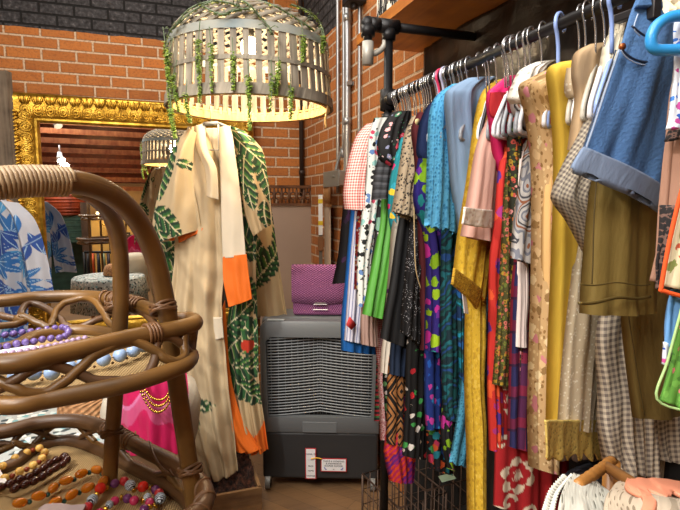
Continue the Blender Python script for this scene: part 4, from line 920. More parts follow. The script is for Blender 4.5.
# fabrics
F = dict(
 blackpurple=blobs('black_purple_diamond', '#121014', ['#3b1c44', '#191019', '#2a1530'], 22, .34, asp=.7),
 royal=solid('royal_blue_cotton', '#1565b5', .8), white_stripe=stripes('blue_pinstripe', ['#d9dae8', '#d9dae8', '#8388ad'], .009), ging=gingham('red_gingham', '#c4473f', '#ecd9d0', .0075),
 multi=blobs('red_multi_floral', '#a3242a', ['#cf3d3b', '#e4c65a', '#3a8fb0', '#e8e1da', '#6b3f8c'], 60, .45), char=solid('charcoal_cotton', '#3a3f45', .8),
 rgstripe=stripes('red_green_stripe', ['#a1242f', '#1b1a1c', '#a1242f', '#2f6b3b', '#1b1a1c'], .03, PI/2), rging2=gingham('fine_red_gingham', '#b9303c', '#ebd8d6', .006),
 cow=blobs('mint_black_floral', '#dcdfda', ['#161819', '#161819', '#8fc3bd', '#c2405e', '#5b7fb5'], 26, .42, 60, ['#1a1a1c', '#b5d6d2', '#e4e2df'], .25), ditsy=blobs('red_ditsy', '#d9a9a5', ['#b03648', '#e8dada', '#96394a'], 110, .42),
 green=solid('leaf_green_satin', '#4f9a35', .5), greenhem=blobs('green_gold_hem', '#4c8a2a', ['#8a8f2a', '#6d5c1e'], 90, .4), pinkblk=blobs('pink_black_green', '#17191a', ['#e5799a', '#e5799a', '#6fae6c', '#e8e6df'], 30, .45),
 rose=blobs('black_rose_print', '#131214', ['#c43a52', '#e8a7a9', '#3f7d5c', '#8a8fb0', '#131214'], 24, .36, 60, ['#2d5a41', '#6b6f86', '#131214'], .22, core='#e9c9c4'), greyr=stripes('grey_ruffle', ['#26272a', '#4b4d52', '#33353a'], .02, PI/2, .02),
 ivory=solid('ivory_cotton', '#cfc6b8', .8), tribal=None, flame=None, denimd=solid('dark_denim', '#1b2b45', .85), pinkteal=blobs('hot_pink_teal', '#15808a', ['#d6246e', '#d6246e', '#e8c832', '#2a9ab0'], 20, .45),
 black=solid('black_crepe', '#141518', .75), leopard=blobs('leopard_lace', '#a08f76', ['#221d1b', '#2b2522', '#4d4238', '#8f8270'], 75, .44, rough=.9), redblk=blobs('black_red_white_floral', '#111113', ['#c32330', '#e4e0da', '#3d9a4a', '#111113', '#111113'], 20, .38),
 seq=sequin('black_sequins', '#121317', '#e7e7ef', 300, .22, 24, .8), maroon=solid('maroon_knit', '#6d2a30', .95), navy=solid('navy_cotton', '#1c2a55', .8),
 parrot=blobs('tropical_parrot', '#13141a', ['#d1582a', '#1d7f92', '#b83055', '#c99a2c', '#1f4f9a', '#3b8a3f'], 17, .5, 40, ['#0f1014', '#d1582a', '#1d8a93'], .3),
 lime=blobs('purple_lime_print', '#2d1f7a', ['#8ebb1c', '#a4cc22', '#c32a9c', '#8ebb1c', '#6f2a9c', '#1f8a8c'], 14, .52, warp=.5), splat=blobs('blue_splatter', '#14307f', ['#1f5fc0', '#c23aa0', '#12205c', '#2a87c9'], 30, .4, asp=.6),
 teal=stripes('teal_brush', ['#0e3b40', '#11585a', '#0c2c38', '#176a78', '#0e3b40', '#1d4a8c'], .045, .9, .12), teal2=stripes('teal_blue_brush', ['#0f4a4c', '#12305c', '#1c5fa0', '#0d3438', '#0f5a56', '#1a8aa8'], .06, 1.2, .16),
 limeblk=blobs('lime_pink_black', '#15161c', ['#86b51c', '#b52a8c', '#86b51c', '#15161c'], 18, .45), sky=lace('sky_blue_lace', '#55a9d8', '#2f7fb3', 150, .33, .8), chamb=solid('chambray', '#86a3c4', .85),
 yel=blobs('yellow_paisley', '#d6b030', ['#bd9526', '#e0bf4c', '#c49c28'], 60, .4, 110, ['#c8a02a', '#e0be48'], .3, asp=.6), yelhem=blobs('gold_embroidery', '#b98f1c', ['#7d5a12', '#dcb93c'], 130, .42),
 sheer=solid('blush_georgette', '#cfa294', .7), wlace=lace('white_lace_band', '#efe4da', '#dcc4b6', 120, .3), pink=solid('hot_pink_satin', '#e0286e', .5),
 redmulti=blobs('purple_orange_print', '#c22a22', ['#4a2a86', '#e0562a', '#c22a22', '#a02a7a'], 15, .45), ofl=blobs('dark_orange_floral', '#232617', ['#c96a2a', '#b84a3f', '#5a6b2a', '#d08c8a', '#a8871f'], 44, .44, 90, ['#3f4a1e', '#7a6a22', '#232617'], .3, core='#5a1d1d'),
 ofl2=blobs('olive_coral_floral', '#4d4a22', ['#c9703c', '#cf6f63', '#6c7a2f', '#b08f2c'], 50, .46, 100, ['#6b6a2a', '#8c7a2a'], .3, core='#6b2a22'), plaid=plaid('madras_plaid', '#5a2350', [(0, .05, .45, '#1f3f7d', .7), (1, .07, .4, '#a3233c', .6), (0, .05, .1, '#c0304a', .8), (1, .07, .08, '#20274f', .8)]),
 blouse=solid('pale_blush_blouse', '#d8c8c2', .8), pais=rings('grey_paisley', ['#d5d3d2', '#55565f', '#d5d3d2', '#a96a4a', '#c9c9cc', '#8f94a3', '#dcdad8'], 24, .6, 2.6),
 beigefl=blobs('beige_rose_print', '#bf9f72', ['#c8808a', '#8f7045', '#e2cfa5', '#9c7b4c', '#d6b88a'], 30, .42, 80, ['#8d6c40', '#d9c193'], .34, asp=.7), peach=solid('peach_cream', '#d9b277', .75),
 cardi=solid('yellow_knit', '#e2be45', .9), eyelet=lace('yellow_eyelet', '#dcc067', '#ab924c', 130, .28), emb=sequin('beige_beaded', '#d2c3a6', '#f3ecda', 150, .3, 14, 1.6), emb2=sequin('beige_beaded_dark', '#a08f74', '#e0d6c0', 150, .3, 9, 1.2),
 vest=solid('sand_linen', '#c3a57f', .85), pstripe=gingham('grey_cream_check', '#7a706a', '#d6cab5', .0065, .35), pstripe2=gingham('grey_cream_plaid', '#746a66', '#d3c8b5', .011, -.1), ol=solid('olive_twill', '#75622c', .75, sc=90), ol2=solid('olive_twill_shade', '#6d5b2b', .75, sc=90),
 lacew=lace('white_lace', '#e6e4dc', '#b8b2a4', 110, .3))
m = NT('tribal_print', .85); v = m.uv(1, 1, 0)
def tri(m, x): return m.ma('ABSOLUTE', m.ma('SUBTRACT', m.ma('FRACT', x), .5))
X_ = m.sep(v, 0); Y_ = m.sep(v, 1); q = m.ma('MULTIPLY', X_, 11); w_ = m.ma('MULTIPLY', Y_, 8)
dm = m.ma('ADD', tri(m, q), tri(m, w_)); f_ = m.ma('FRACT', m.ma('MULTIPLY', dm, 6)); ln = m.lt(m.ma('ABSOLUTE', m.ma('SUBTRACT', dm, .5)), .06); ck = m.lt(m.noise(m.uv(), 9), .36)
m.col(m.mix(m.ma('MAXIMUM', m.ma('MAXIMUM', m.lt(f_, .36), ln), ck), '#a9713f', '#17120f')); fabric_bump(m); F['tribal'] = m.m
m = NT('flame_print', .8); v = m.uv(1, 1, 0); w_ = m.n('ShaderNodeTexWave', {'Vector': m.uv(1, 1, .9), 'Scale': 26, 'Distortion': 4, 'Detail Scale': .6}); nz = m.noise(v, 14, 2)
c = m.mix(m.lt(w_, .5), m.mix(m.lt(nz, .5), '#c2245c', '#6a1f86'), m.mix(m.lt(nz, .47), '#e0481c', '#a0246e')); m.col(c); fabric_bump(m); F['flame'] = m.m
# far end of the rail first
G('jumper_dress', 'black and purple diamond dress with red at its hem edge, farthest on rail', 'dress', 393, 20, [(362, 130), (348, 170), (342, 215), (338, 255), (332, 284)], F['blackpurple'], hanger='black')
G('skirt', 'royal blue skirt overlapping the right side of the grey cooler', 'skirt', 394.5, 20, [(362, 135), (352, 200), (345, 280), (341, 320), (341, 350)], F['royal'], R=[(380, 135), (378, 200), (378, 280), (378, 320), (378, 354)], hanger='white')
o, R0, d, n = G('shirt', 'white shirt with blue pinstripes and a red melon motif near the hem', 'shirt', 396, 20, [(364, 130), (356, 200), (350, 260), (347, 300), (344, 340)], F['white_stripe'], R=[(384, 130), (378, 200), (374, 260), (373, 300), (372, 345)], hanger='white')
q = onp(351, 324, R0+n*FO[0], n); mb = MB(); mb.prism([q+d*.018, q+d*.006+Z3*.022, q-d*.018-Z3*.004, q-d*.0-Z3*.016], n, .003); mb.build('melon_motif', solid('motif_red', '#c23636'), o)
o, R0, d, n = G('blouse', 'red and white gingham blouse with a puffed sleeve, leftmost on the rail', 'blouse', 398, 20, [(366, 124), (355, 138), (347, 165), (343, 192), (344, 209)], F['ging'], R=[(385, 124), (372, 138), (366, 165), (363, 192), (361, 212)], th=.028, fold=.003, hanger='black')
G('blouse', 'dark teal strappy top with a turquoise edge beside the gingham sleeve', 'top', 399.5, 20, [(368, 128), (366, 140), (363, 165), (366, 190)], solid('turquoise_edge', '#168fa5'), hanger='black')
G('floral_dress', 'scarlet dress with multicoloured flowers showing as a narrow strip under the gingham sleeve', 'dress', 400, 20, [(372, 130), (364, 180), (357, 215), (355, 250), (354, 290)], F['multi'], hanger='white')
G('shirt', 'plain charcoal shirt beside the gingham sleeve', 'shirt', 402, 20, [(372, 126), (366, 140), (360, 170), (357, 190), (364, 200)], F['char'], hanger='black')
G('striped_skirt', 'red, black and green striped skirt hanging low beside the cooler', 'skirt', 403, 20, [(392, 150), (380, 250), (376, 370), (374, 421)], F['rgstripe'], hanger='white', fold=.002)
G('gingham_skirt', 'fine red gingham skirt tapering down left of the cream trousers', 'skirt', 404.5, 20, [(390, 150), (376, 250), (373, 318), (378, 370), (380, 406)], F['rging2'], hanger='white')
G('floral_dress', 'white dress with black, mint and pink flowers ending in a square hem', 'dress', 406.5, 21, [(374, 118), (368, 140), (366, 180), (361, 220), (357, 260), (357, 306)], F['cow'], R=[(398, 118), (390, 140), (388, 180), (384, 220), (375, 260), (367, 308)], hanger='grey')
G('floral_skirt', 'dusty red ditsy floral skirt reaching down beside the cooler castors', 'skirt', 408, 22, [(400, 150), (388, 300), (378, 370), (379, 400), (380, 440)], F['ditsy'], hanger='white', fold=.003)
G('skirt', 'beige pink short skirt peeping below the striped shirt', 'skirt', 405.6, 21, [(380, 200), (362, 300), (361, 344)], solid('rosy_beige', '#b39489'), R=[(390, 200), (376, 300), (376, 346)], hanger='white')
o, R0, d, n = G('tunic', 'lime green satin tunic with a gold patterned hem band', 'tunic', 412, 22, [(390, 150), (382, 190), (378, 230), (370, 272), (362, 314)], F['green'], R=[(402, 150), (396, 190), (392, 230), (388, 272), (381, 319)], hanger='white', fold=.007, nf=2)
G('floral_skirt', 'black skirt with pink and mint flowers showing low left of the tribal print', 'skirt', 413.5, 22, [(405, 150), (392, 300), (383, 365), (384, 400), (386, 428)], F['pinkblk'], hanger='grey', fold=.003)
G('ruffle_top', 'dark grey ruffled top under the rose print blouse', 'top', 414.5, 22, [(388, 126), (380, 150), (374, 175), (371, 200)], F['greyr'], R=[(402, 126), (398, 150), (395, 175), (392, 196)], hanger='white', th=.014)
G('floral_dress', 'black dress with large dusty pink dots right of the mint flowered dress', 'dress', 411, 22, [(384, 140), (378, 200), (374, 240), (371, 264), (374, 285)], blobs('mauve_dot_black', '#1a1b1d', ['#b5788c', '#1a1b1d', '#74a08c', '#cfc0c2'], 18, .42), R=[(400, 140), (396, 200), (390, 240), (386, 264), (384, 288)], hanger='white')
G('blouse', 'black blouse with pink roses, topmost at the left end of the rail', 'blouse', 417, 22, [(392, 112), (382, 126), (377, 142), (378, 157), (385, 166)], F['rose'], R=[(408, 112), (408, 126), (406, 142), (404, 157), (402, 172)], hanger='white', th=.016, fold=.006)
G('trousers', 'ivory trousers hanging between red gingham and black dress', 'trousers', 416, 22, [(405, 150), (390, 300), (382, 345), (380, 372)], F['ivory'], R=[(415, 150), (402, 300), (396, 345), (390, 374)], hanger='grey', fold=.006)
G('shorts', 'magenta, orange and purple flame print shorts, lowest by the floor crates', 'shorts', 418.5, 22, [(412, 150), (396, 330), (385, 437), (384, 455), (389, 480)], F['flame'], R=[(440, 150), (432, 330), (412, 437), (414, 455), (411, 479)], hanger='black', th=.012)
G('tribal_skirt', 'tan and black geometric print skirt above the magenta shorts', 'skirt', 420, 22, [(412, 150), (398, 300), (388, 365), (387, 400), (386, 443)], F['tribal'], R=[(440, 150), (430, 300), (418, 365), (418, 400), (417, 446)], hanger='grey')
G('denim_skirt', 'dark navy denim skirt hem below the smooth black dress', 'skirt', 421.5, 22, [(414, 150), (400, 300), (391, 340), (389, 374)], F['denimd'], R=[(430, 150), (424, 300), (416, 340), (410, 376)], hanger='grey')
G('top', 'hot pink and teal print top, narrow between rose blouse and leopard lace', 'top', 423.5, 23, [(400, 140), (394, 162), (389, 185), (388, 215), (393, 240), (397, 262)], F['pinkteal'], R=[(412, 140), (408, 162), (404, 185), (402, 215), (404, 240), (404, 264)], hanger='white')
G('dress', 'ivory dress with a purple and red border left of the plain black dress', 'dress', 425.5, 23, [(410, 150), (398, 200), (391, 232), (389, 262), (386, 300), (384, 322)], blobs('ivory_border', '#cfc8b8', ['#cfc8b8', '#7a3f8c', '#b8b0a5'], 30, .3), hanger='grey')
G('black_dress', 'plain smooth black dress with an even hem', 'dress', 428, 23, [(418, 140), (406, 190), (397, 230), (390, 280), (384, 315), (380, 338)], F['black'], R=[(425, 140), (424, 190), (420, 230), (416, 280), (412, 315), (408, 350)], hanger='black', nf=2)
G('lace_bolero', 'leopard brown and black lace sleeve of a bolero before the black dress', 'bolero', 431, 24, [(412, 116), (404, 135), (399, 165), (395, 190), (391, 212)], F['leopard'], R=[(422, 116), (420, 135), (417, 165), (414, 190), (409, 222)], hanger='lilac', th=.018, fold=.006, wr=.01)
G('floral_dress', 'long black dress with red and white flowers below the sequined jacket', 'dress', 433, 24, [(424, 140), (412, 300), (406, 350), (405, 400), (402, 455)], F['redblk'], R=[(450, 140), (442, 300), (434, 350), (430, 400), (424, 458)], hanger='white')
o, R0, d, n = G('sequin_jacket', 'black jacket with silver sequins and a cream zip', 'jacket', 436, 25, [(420, 130), (414, 190), (408, 240), (403, 290), (400, 332)], F['seq'], R=[(440, 130), (434, 190), (430, 240), (425, 290), (421, 350)], hanger='pink')
mb = MB(); mb.tube([onp(x, y, R0+n*FO[0], n) for x, y in ((414, 200), (414.5, 240), (416, 270), (421, 289))], .0014, 5, smooth_pts=5); mb.build('zip', hard('cream_zip', '#c9b184'), o)
o, R0, d, n = G('cardigan', 'maroon cardigan with a cream button, edge showing down to mid length', 'cardigan', 440, 25, [(418, 112), (411, 130), (414, 160), (418, 240), (420, 300), (420, 350)], F['maroon'], hanger='lilac')
mb = MB(); q = onp(417, 122, R0+n*FO[0], n); mb.tube([q, q+n*.003], .0075, 14); mb.build('button', hard('cream_button', '#d2bd8a'), o)
G('dress', 'royal blue and magenta splatter dress between the maroon edge and teal dress', 'dress', 443, 27, [(430, 120), (425, 300), (424, 350), (424, 400), (426, 430)], F['splat'], hanger='grey')
G('tropical_dress', 'black dress with orange, teal and red tropical print ending near the crates', 'dress', 441.5, 26, [(436, 140), (430, 300), (425, 385), (426, 430), (429, 468)], F['parrot'], R=[(470, 140), (466, 300), (456, 385), (454, 430), (450, 474)], hanger='grey')
G('print_dress', 'purple, lime and magenta print dress left of the teal dress', 'dress', 447, 28, [(432, 110), (420, 150), (413, 200), (424, 240), (426, 300), (425, 350)], F['lime'], R=[(450, 110), (450, 150), (450, 200), (452, 240), (452, 300), (448, 354)], hanger='grey', fold=.006)
G('top', 'navy blue sleeve tucked behind the sky blue lace top', 'top', 450, 29, [(434, 100), (426, 108), (419, 125), (416, 150), (418, 158)], F['navy'], hanger='grey')
G('print_skirt', 'lime, pink and black print skirt low behind the aqua lace hem', 'skirt', 451, 29, [(450, 150), (446, 300), (442, 400), (441, 440), (447, 468)], F['limeblk'], hanger='grey')
G('teal_dress', 'dark teal brushstroke dress below the sky blue lace top', 'dress', 454, 30, [(444, 120), (441, 240), (440, 300), (441, 350), (442, 398), (446, 420)], F['teal'], hanger='grey', fold=.007)
G('teal_dress', 'teal and bright blue brushstroke dress just left of the yellow tunic', 'dress', 457.5, 30, [(456, 120), (453, 240), (452, 300), (453, 350), (455, 400)], F['teal2'], hanger='grey', fold=.006)
G('lace_blouse', 'sky blue lace top with a scalloped hem', 'top', 461, 31, [(452, 84), (436, 96), (429, 115), (427, 150), (426, 190), (424, 226)], F['sky'], R=[(470, 84), (464, 96), (458, 115), (455, 150), (453, 190), (452, 233)], hanger='grey', th=.012, hem=.004)
G('lace_skirt', 'aqua lace skirt hem showing at the left of the yellow skirt', 'skirt', 463, 31, [(478, 200), (468, 300), (462, 370), (456, 420), (449, 462)], lace('aqua_lace', '#4f9fc0', '#2c7090', 160, .33), R=[(500, 200), (492, 300), (484, 370), (478, 420), (472, 468)], hanger='grey', hem=.004)
G('chambray_blouse', 'pale blue chambray blouse right of the sky blue lace top', 'blouse', 467, 32, [(468, 78), (450, 88), (444, 100), (447, 140), (451, 190), (459, 242)], F['chamb'], R=[(492, 78), (488, 88), (484, 100), (480, 140), (478, 190), (470, 250)], hanger='grey', th=.012, fold=.008, nf=3)
G('yellow_skirt', 'long mustard yellow paisley skirt reaching the bottom of the photo', 'skirt', 472, 31, [(492, 110), (476, 200), (466, 290), (464, 380), (466, 450), (467, 530)], F['yel'], hanger='white', fold=.008, nf=4, th=.014)
o, R0, d, n = G('yellow_tunic', 'mustard yellow paisley tunic sleeve with an embroidered cuff', 'tunic', 475, 31, [(496, 80), (482, 92), (474, 120), (466, 180), (457, 235), (452, 282)], F['yel'], R=[(510, 80), (508, 92), (504, 120), (498, 180), (490, 235), (476, 306)], hanger='black', th=.016)
cloth('embroidered_cuff', [[onp(x, y, R0+n*FO[0], n) for x, y in row] for row in (((454, 268), (466, 278), (482, 290)), ((451, 284), (464, 296), (476, 309)))], F['yelhem'], o, 16, 6, .001, 2, .001, .004, .004)
q = [onp(x, y, R0+n*FO[0], n) for x, y in ((461, 285), (464, 286), (468, 314), (464, 313))]; mb = MB(); mb.prism(q, n, .0015); tag(mb.build('paper_tag', white, smooth=False), 'slim white paper tag hanging from the yellow tunic cuff', 'tag')
o, R0, d, n = G('sheer_blouse', 'blush pink sheer sleeve with a wide white lace band', 'blouse', 482, 30, [(494, 104), (484, 125), (475, 150), (468, 190), (460, 236)], F['sheer'], R=[(506, 104), (500, 125), (497, 150), (494, 190), (491, 246)], hanger='grey', th=.014, nf=3)
cloth('lace_band', [[onp(x, y, R0+n*FO[0], n) for x, y in row] for row in (((464, 207), (478, 209), (492, 210)), ((461, 224), (476, 227), (491, 228)))], F['wlace'], o, 20, 8, .002, 2, .001, .004, .003)
G('pink_blouse', 'hot pink satin sleeveless blouse', 'blouse', 487, 29, [(506, 76), (494, 86), (486, 97), (489, 130), (494, 165), (503, 195)], F['pink'], R=[(520, 76), (518, 86), (514, 97), (512, 130), (512, 165), (511, 200)], hanger='grey', th=.012, nf=2)
G('print_dress', 'red dress with purple and orange shapes, thin strip right of the sheer sleeve', 'dress', 490, 29, [(508, 110), (498, 170), (494, 220), (489, 260), (488, 320), (487, 385), (489, 450)], F['redmulti'], hanger='white', fold=.005)
def redfl():
    P = []; rnd = random.Random(3); cr = lin('#d9c9b2')[:3]; rd_ = lin('#a3141c')[:3]; dk = lin('#7d0e18')[:3]
    fl = [(-.02, .60, .062), (.10, .83, .05), (-.11, .72, .035), (.05, .98, .05), (-.16, .56, .05), (-.08, .9, .03), (.13, .62, .05)]
    sw = [(-.09, .66, .03), (.02, .73, .028), (-.07, .80, .026), (.06, .69, .03), (-.14, .63, .026), (-.04, .50, .03), (.05, .53, .03), (-.11, .50, .025)]
    def p(a, v, s_, z):
        x = s_-.05
        for fx, fz, r in fl:
            dx, dz = x-fx, z-fz; rr = math.hypot(dx, dz)/r; t = math.atan2(dz, dx)
            if rr < .32+.1*math.cos(18*t): return cr
            e = .62+.22*abs(math.cos(3*t+.4)); o_ = .85+.45*abs(math.cos(3*t+PI/2+.4))
            if rr < e: return rd_
            if rr < o_: return cr
        for fx, fz, r in sw:
            dx, dz = x-fx, z-fz; rr = math.hypot(dx, dz)/r; t = math.atan2(dz, dx)
            if rr < 1.15 and abs(rr-(.35+.12*t)) < .17: return cr
        return rd_
    return p
o, R0, d, n = G('red_floral_skirt', 'very long red skirt with large cream flowers at the bottom of the rail', 'skirt', 496, 6, [(512, 130), (502, 250), (497, 380), (495, 440), (493, 505)], painted('red_floral_cotton'), R=[(530, 130), (540, 250), (560, 380), (568, 440), (566, 512)], nr=300, nc=130, paint=redfl(), hanger='white', nf=3, th=.008, fold=.005)
G('orange_floral_dress', 'olive and coral flowered dress, narrow strip right of the red print', 'dress', 500, 28, [(516, 105), (508, 150), (503, 200), (500, 260), (496, 330), (492, 384)], F['ofl2'], R=[(530, 105), (524, 150), (520, 200), (509, 260), (508, 330), (506, 386)], hanger='grey')
G('orange_floral_dress', 'dark dress with round orange and red flowers beneath the grey hangers', 'dress', 507, 28, [(522, 100), (508, 112), (507, 150), (508, 190), (509, 260), (508, 385)], F['ofl'], hanger='grey', th=.01)
G('plaid_dress', 'madras plaid dress in purple, red and blue below the paisley dress', 'dress', 512, 28, [(528, 120), (516, 240), (511, 290), (509, 360), (507, 446)], F['plaid'], R=[(550, 120), (545, 240), (535, 290), (530, 360), (528, 449)], hanger='grey', fold=.008, nf=4)
G('blouse', 'pale blush blouse edge between the plaid dress and beige rose dress', 'blouse', 515, 28, [(534, 150), (522, 240), (519, 290), (517, 345)], F['blouse'], hanger='grey')
G('paisley_dress', 'white and grey paisley dress with brown accents', 'dress', 519, 28, [(534, 110), (524, 150), (519, 180), (513, 220), (510, 258)], F['pais'], R=[(560, 110), (554, 150), (550, 180), (545, 220), (536, 270)], hanger='white')
G('lace_blouse', 'white lace blouse shoulder on the grey hangers right of the pink blouse', 'blouse', 526, 27, [(536, 62), (520, 70), (512, 84), (507, 98), (510, 104)], F['lacew'], R=[(550, 62), (540, 70), (534, 84), (530, 98), (528, 106)], hanger='white', th=.012)
G('rose_dress', 'long beige rose print dress with a gathered shoulder', 'dress', 535, 27, [(546, 70), (530, 78), (518, 88), (524, 115), (530, 160), (531, 220), (530, 300), (527, 400), (528, 466)], F['beigefl'], hanger='white', th=.016, fold=.008, nf=4)
G('peach_dress', 'plain peach cream dress between beige rose dress and yellow cardigan', 'dress', 545, 26, [(556, 80), (546, 100), (543, 150), (541, 250), (541, 350), (542, 430)], F['peach'], hanger='blue', nf=2)
o, R0, d, n = G('yellow_dress', 'bright yellow knit dress and cardigan with an eyelet lace hem', 'dress', 556, 26, [(560, 62), (546, 72), (550, 110), (553, 165), (551, 250), (547, 350), (545, 442)], F['cardi'], R=[(590, 62), (600, 72), (600, 110), (602, 165), (602, 250), (602, 350), (602, 440)], hanger='cream', th=.014, fold=.007)
rows = [[onp(545+57*t, y+(4*math.sin(t*34) if y > 450 else 0), R0+n*FO[0], n) for t in [i/24 for i in range(25)]] for y in (420, 440, 457)]
cloth('eyelet_hem', rows, F['eyelet'], o, 60, 12, .003, 4, .001, .0, .003)
G('beaded_dress', 'beige dress embroidered with beads, hem just above the yellow lace', 'dress', 570, 24, [(592, 110), (580, 200), (573, 260), (566, 320), (560, 380), (557, 426)], F['emb'], R=[(620, 110), (614, 200), (608, 260), (602, 320), (596, 380), (590, 429)], hanger='white', th=.01)
G('beaded_dress', 'darker beige beaded dress peeping right of the paler beaded one', 'dress', 564, 24, [(600, 110), (594, 250), (590, 330), (586, 400), (585, 444)], F['emb2'], R=[(640, 110), (630, 250), (620, 330), (612, 400), (606, 446)], hanger=None)
G('vest', 'sand linen sleeveless vest on a putty grey hanger', 'vest', 582, 22, [(590, 44), (574, 54), (571, 75), (574, 100), (570, 128), (567, 150)], F['vest'], R=[(620, 44), (616, 54), (612, 75), (610, 100), (606, 128), (600, 160)], hanger='cream', th=.01, nf=3)
G('lace_blouse', 'cream crochet collar blouse behind the denim shorts', 'blouse', 596, 20, [(622, 22), (606, 38), (600, 60), (598, 80)], lace('cream_crochet', '#ddd5bd', '#a89c80', 90, .3), hanger='blue', th=.01)
o, R0, d, n = G('check_shirt', 'grey and cream checked shirt with its sleeve hanging over the olive jacket', 'shirt', 590, 18, [(606, 62), (596, 90), (580, 130), (562, 165), (551, 192), (553, 204), (566, 222), (582, 252)], F['pstripe'], R=[(640, 62), (630, 90), (620, 130), (610, 165), (602, 192), (600, 205), (600, 225), (600, 254)], hanger='white', th=.01, fold=.004)
# checked scarf with fringe
def fringe(parent, P, d, w, L, k, mat):
    mb = MB()
    for i in range(k):
        q = P-d*(w*(i+.5)/k); mb.tube([q, q-Z3*L*.5+d*.002*math.sin(i*3), q-Z3*L*(1+.1*math.sin(i*5))], [.0035, .003, .0015], 5)
    mb.build('fringe', mat, parent)
for (rp, Lq, Rq, lab) in ((588, [(602, 300), (595, 340), (597, 390), (597, 430), (605, 476)], [(630, 300), (625, 340), (626, 390), (626, 430), (622, 478)], 'grey checked scarf end hanging twisted right of the yellow eyelet hem'),
                       (596, [(618, 300), (622, 340), (624, 390), (625, 430), (626, 470)], [(650, 300), (642, 340), (644, 390), (645, 430), (645, 471)], 'grey checked scarf end under the olive trouser leg'),
                       (606, [(652, 380), (648, 410), (648, 440), (649, 456)], [(690, 380), (678, 410), (678, 440), (678, 458)], 'grey checked scarf end with long fringe at the lower right')):
    o, R0, d, n = G('checked_scarf', lab, 'scarf', rp, 16, Lq, F['pstripe2'], R=Rq, hanger=None, th=.014, fold=.006, nf=2)
    o['group'] = 'grey checked scarf ends'
    p = onp(Lq[-1][0], Lq[-1][1]-2, R0, n); q = onp(Rq[-1][0], Rq[-1][1]-2, R0, n); fringe(o, p, (p-q).normalized(), (p-q).length, .05 if rp != 606 else .07, 11, F['ivory'] if 0 else solid('fringe_grey', '#9a8f80'))
# olive twill pieces
o, R0, d, n = G('olive_trousers', 'olive twill trouser leg hanging lowest behind the olive jacket', 'trousers', 628, 12, [(640, 190), (624, 280), (621, 320), (626, 370), (632, 417)], F['ol2'], R=[(700, 190), (686, 280), (684, 320), (680, 370), (680, 411)], hanger=None, th=.010, nf=2, fold=.003)
mb = MB(); mb.tube([onp(x, y, R0+n*FO[0], n) for x, y in ((628, 312), (634, 350), (640, 388), (645, 416))], .0008, 5, smooth_pts=4); mb.build('leg_crease', hard('olive_stitch', '#473a18'), o)
o, R0, d, n = G('olive_jacket', 'olive twill jacket hem with a stitched band below the denim shorts', 'jacket', 640, 10, [(612, 90), (598, 150), (588, 200), (583, 250), (580, 290), (579, 313)], F['ol'], R=[(690, 90), (680, 150), (660, 200), (654, 250), (650, 290), (649, 308)], hanger=None, th=.016, fold=.004, nf=3)
mb = MB(); mb.tube([onp(x, y, R0+n*FO[0], n) for x, y in ((597, 175), (594, 220), (593, 260), (592, 284))], .0009, 5, smooth_pts=4); mb.build('seam', hard('olive_stitch', '#473a18'), o)
for (a, b2, r) in (((580, 284), (650, 284), .0010), ((579, 303), (650, 296), .0022)):
    mb = MB(); mb.tube([onp(a[0]+(b2[0]-a[0])*t, a[1]+(b2[1]-a[1])*t+1.5*math.sin(t*9), R0+n*FO[0], n) for t in [i/10 for i in range(11)]], r, 6, smooth_pts=2); mb.build('hem_seam', hard('olive_seam', '#5a4a20'), o)
# denim shorts, clipped to a hanger
m = NT('blue_denim', .85); v = m.uv(1, 1); n1 = m.noise(v, 8, 4); n2 = m.noise(m.uv(1, 1, .8), 260, 3); m.col(m.mix(m.ma('MULTIPLY_ADD', n2, .45, m.ma('MULTIPLY', n1, .6)), '#16305c', '#5280b6')); m.bump(n2, .5, .003); den = m.m
dinn = solid('denim_reverse', '#7486a3', .85, sc=120)
R0 = Vector((RX, rail_y(655), rz_)); ps = math.radians(4); d = Vector((-math.cos(ps), -math.sin(ps), 0)); n = Vector((math.sin(ps), -math.cos(ps), 0))
sh = thing('denim_shorts', 'blue denim shorts with turned up pale cuff and curved pocket, clipped on the rail', 'shorts', onp(620, 190, R0, n))
def dp(x, y, o_=0): return onp(x, y, R0+n*o_, n)
def dnet(Lp, Rp, o_=0): return [[dp(a[0]+(b2[0]-a[0])*t, a[1]+(b2[1]-a[1])*t, o_) for t in (0, .5, 1)] for a, b2 in zip(Lp, Rp)]
cloth('shorts_body', dnet([(640, -6), (626, 30), (614, 62), (598, 110), (582, 152)], [(686, -10), (684, 40), (680, 90), (674, 130), (661, 196)], .012), den, sh, 40, 50, .003, 3, .006, .018, .014)
cloth('shorts_back', dnet([(640, -6), (626, 30), (614, 62), (598, 110), (582, 156)], [(686, -10), (684, 40), (680, 90), (674, 130), (659, 204)], -.012), den, sh, 20, 30, .003, 3, .005, .01, .01)
cloth('turned_cuff', dnet([(582, 148), (572, 166), (574, 170)], [(664, 190), (660, 208), (659, 210)], .030), dinn, sh, 40, 14, .001, 2, .003, .012, .010, label='pale blue grey turned up cuff')
cloth('waistband', dnet([(641, -8), (634, 8)], [(688, -10), (687, 16)], .02), den, sh, 30, 8, .001, 2, .001, .014, .008)
thr = hard('denim_dark_seam', '#1a2c48'); thr2 = hard('denim_pale_stitch', '#a7bad6')
def seam(pts, mat, r, nm='stitching', o_=.034):
    mb = MB(); mb.tube([dp(x, y, o_) for x, y in pts], r, 6, smooth_pts=6); mb.build(nm, mat, sh)
seam([(621, 47), (626, 54), (636, 60), (650, 62), (664, 58), (674, 48)], thr, .0016, 'pocket_edge'); seam([(621, 50), (626, 57), (636, 63), (650, 65), (665, 61), (675, 52)], thr2, .0008)
seam([(632, 26), (642, 34), (654, 40), (668, 42)], thr, .0014, 'waist_seam'); seam([(638, 14), (634, 28), (640, 36)], thr2, .0008)
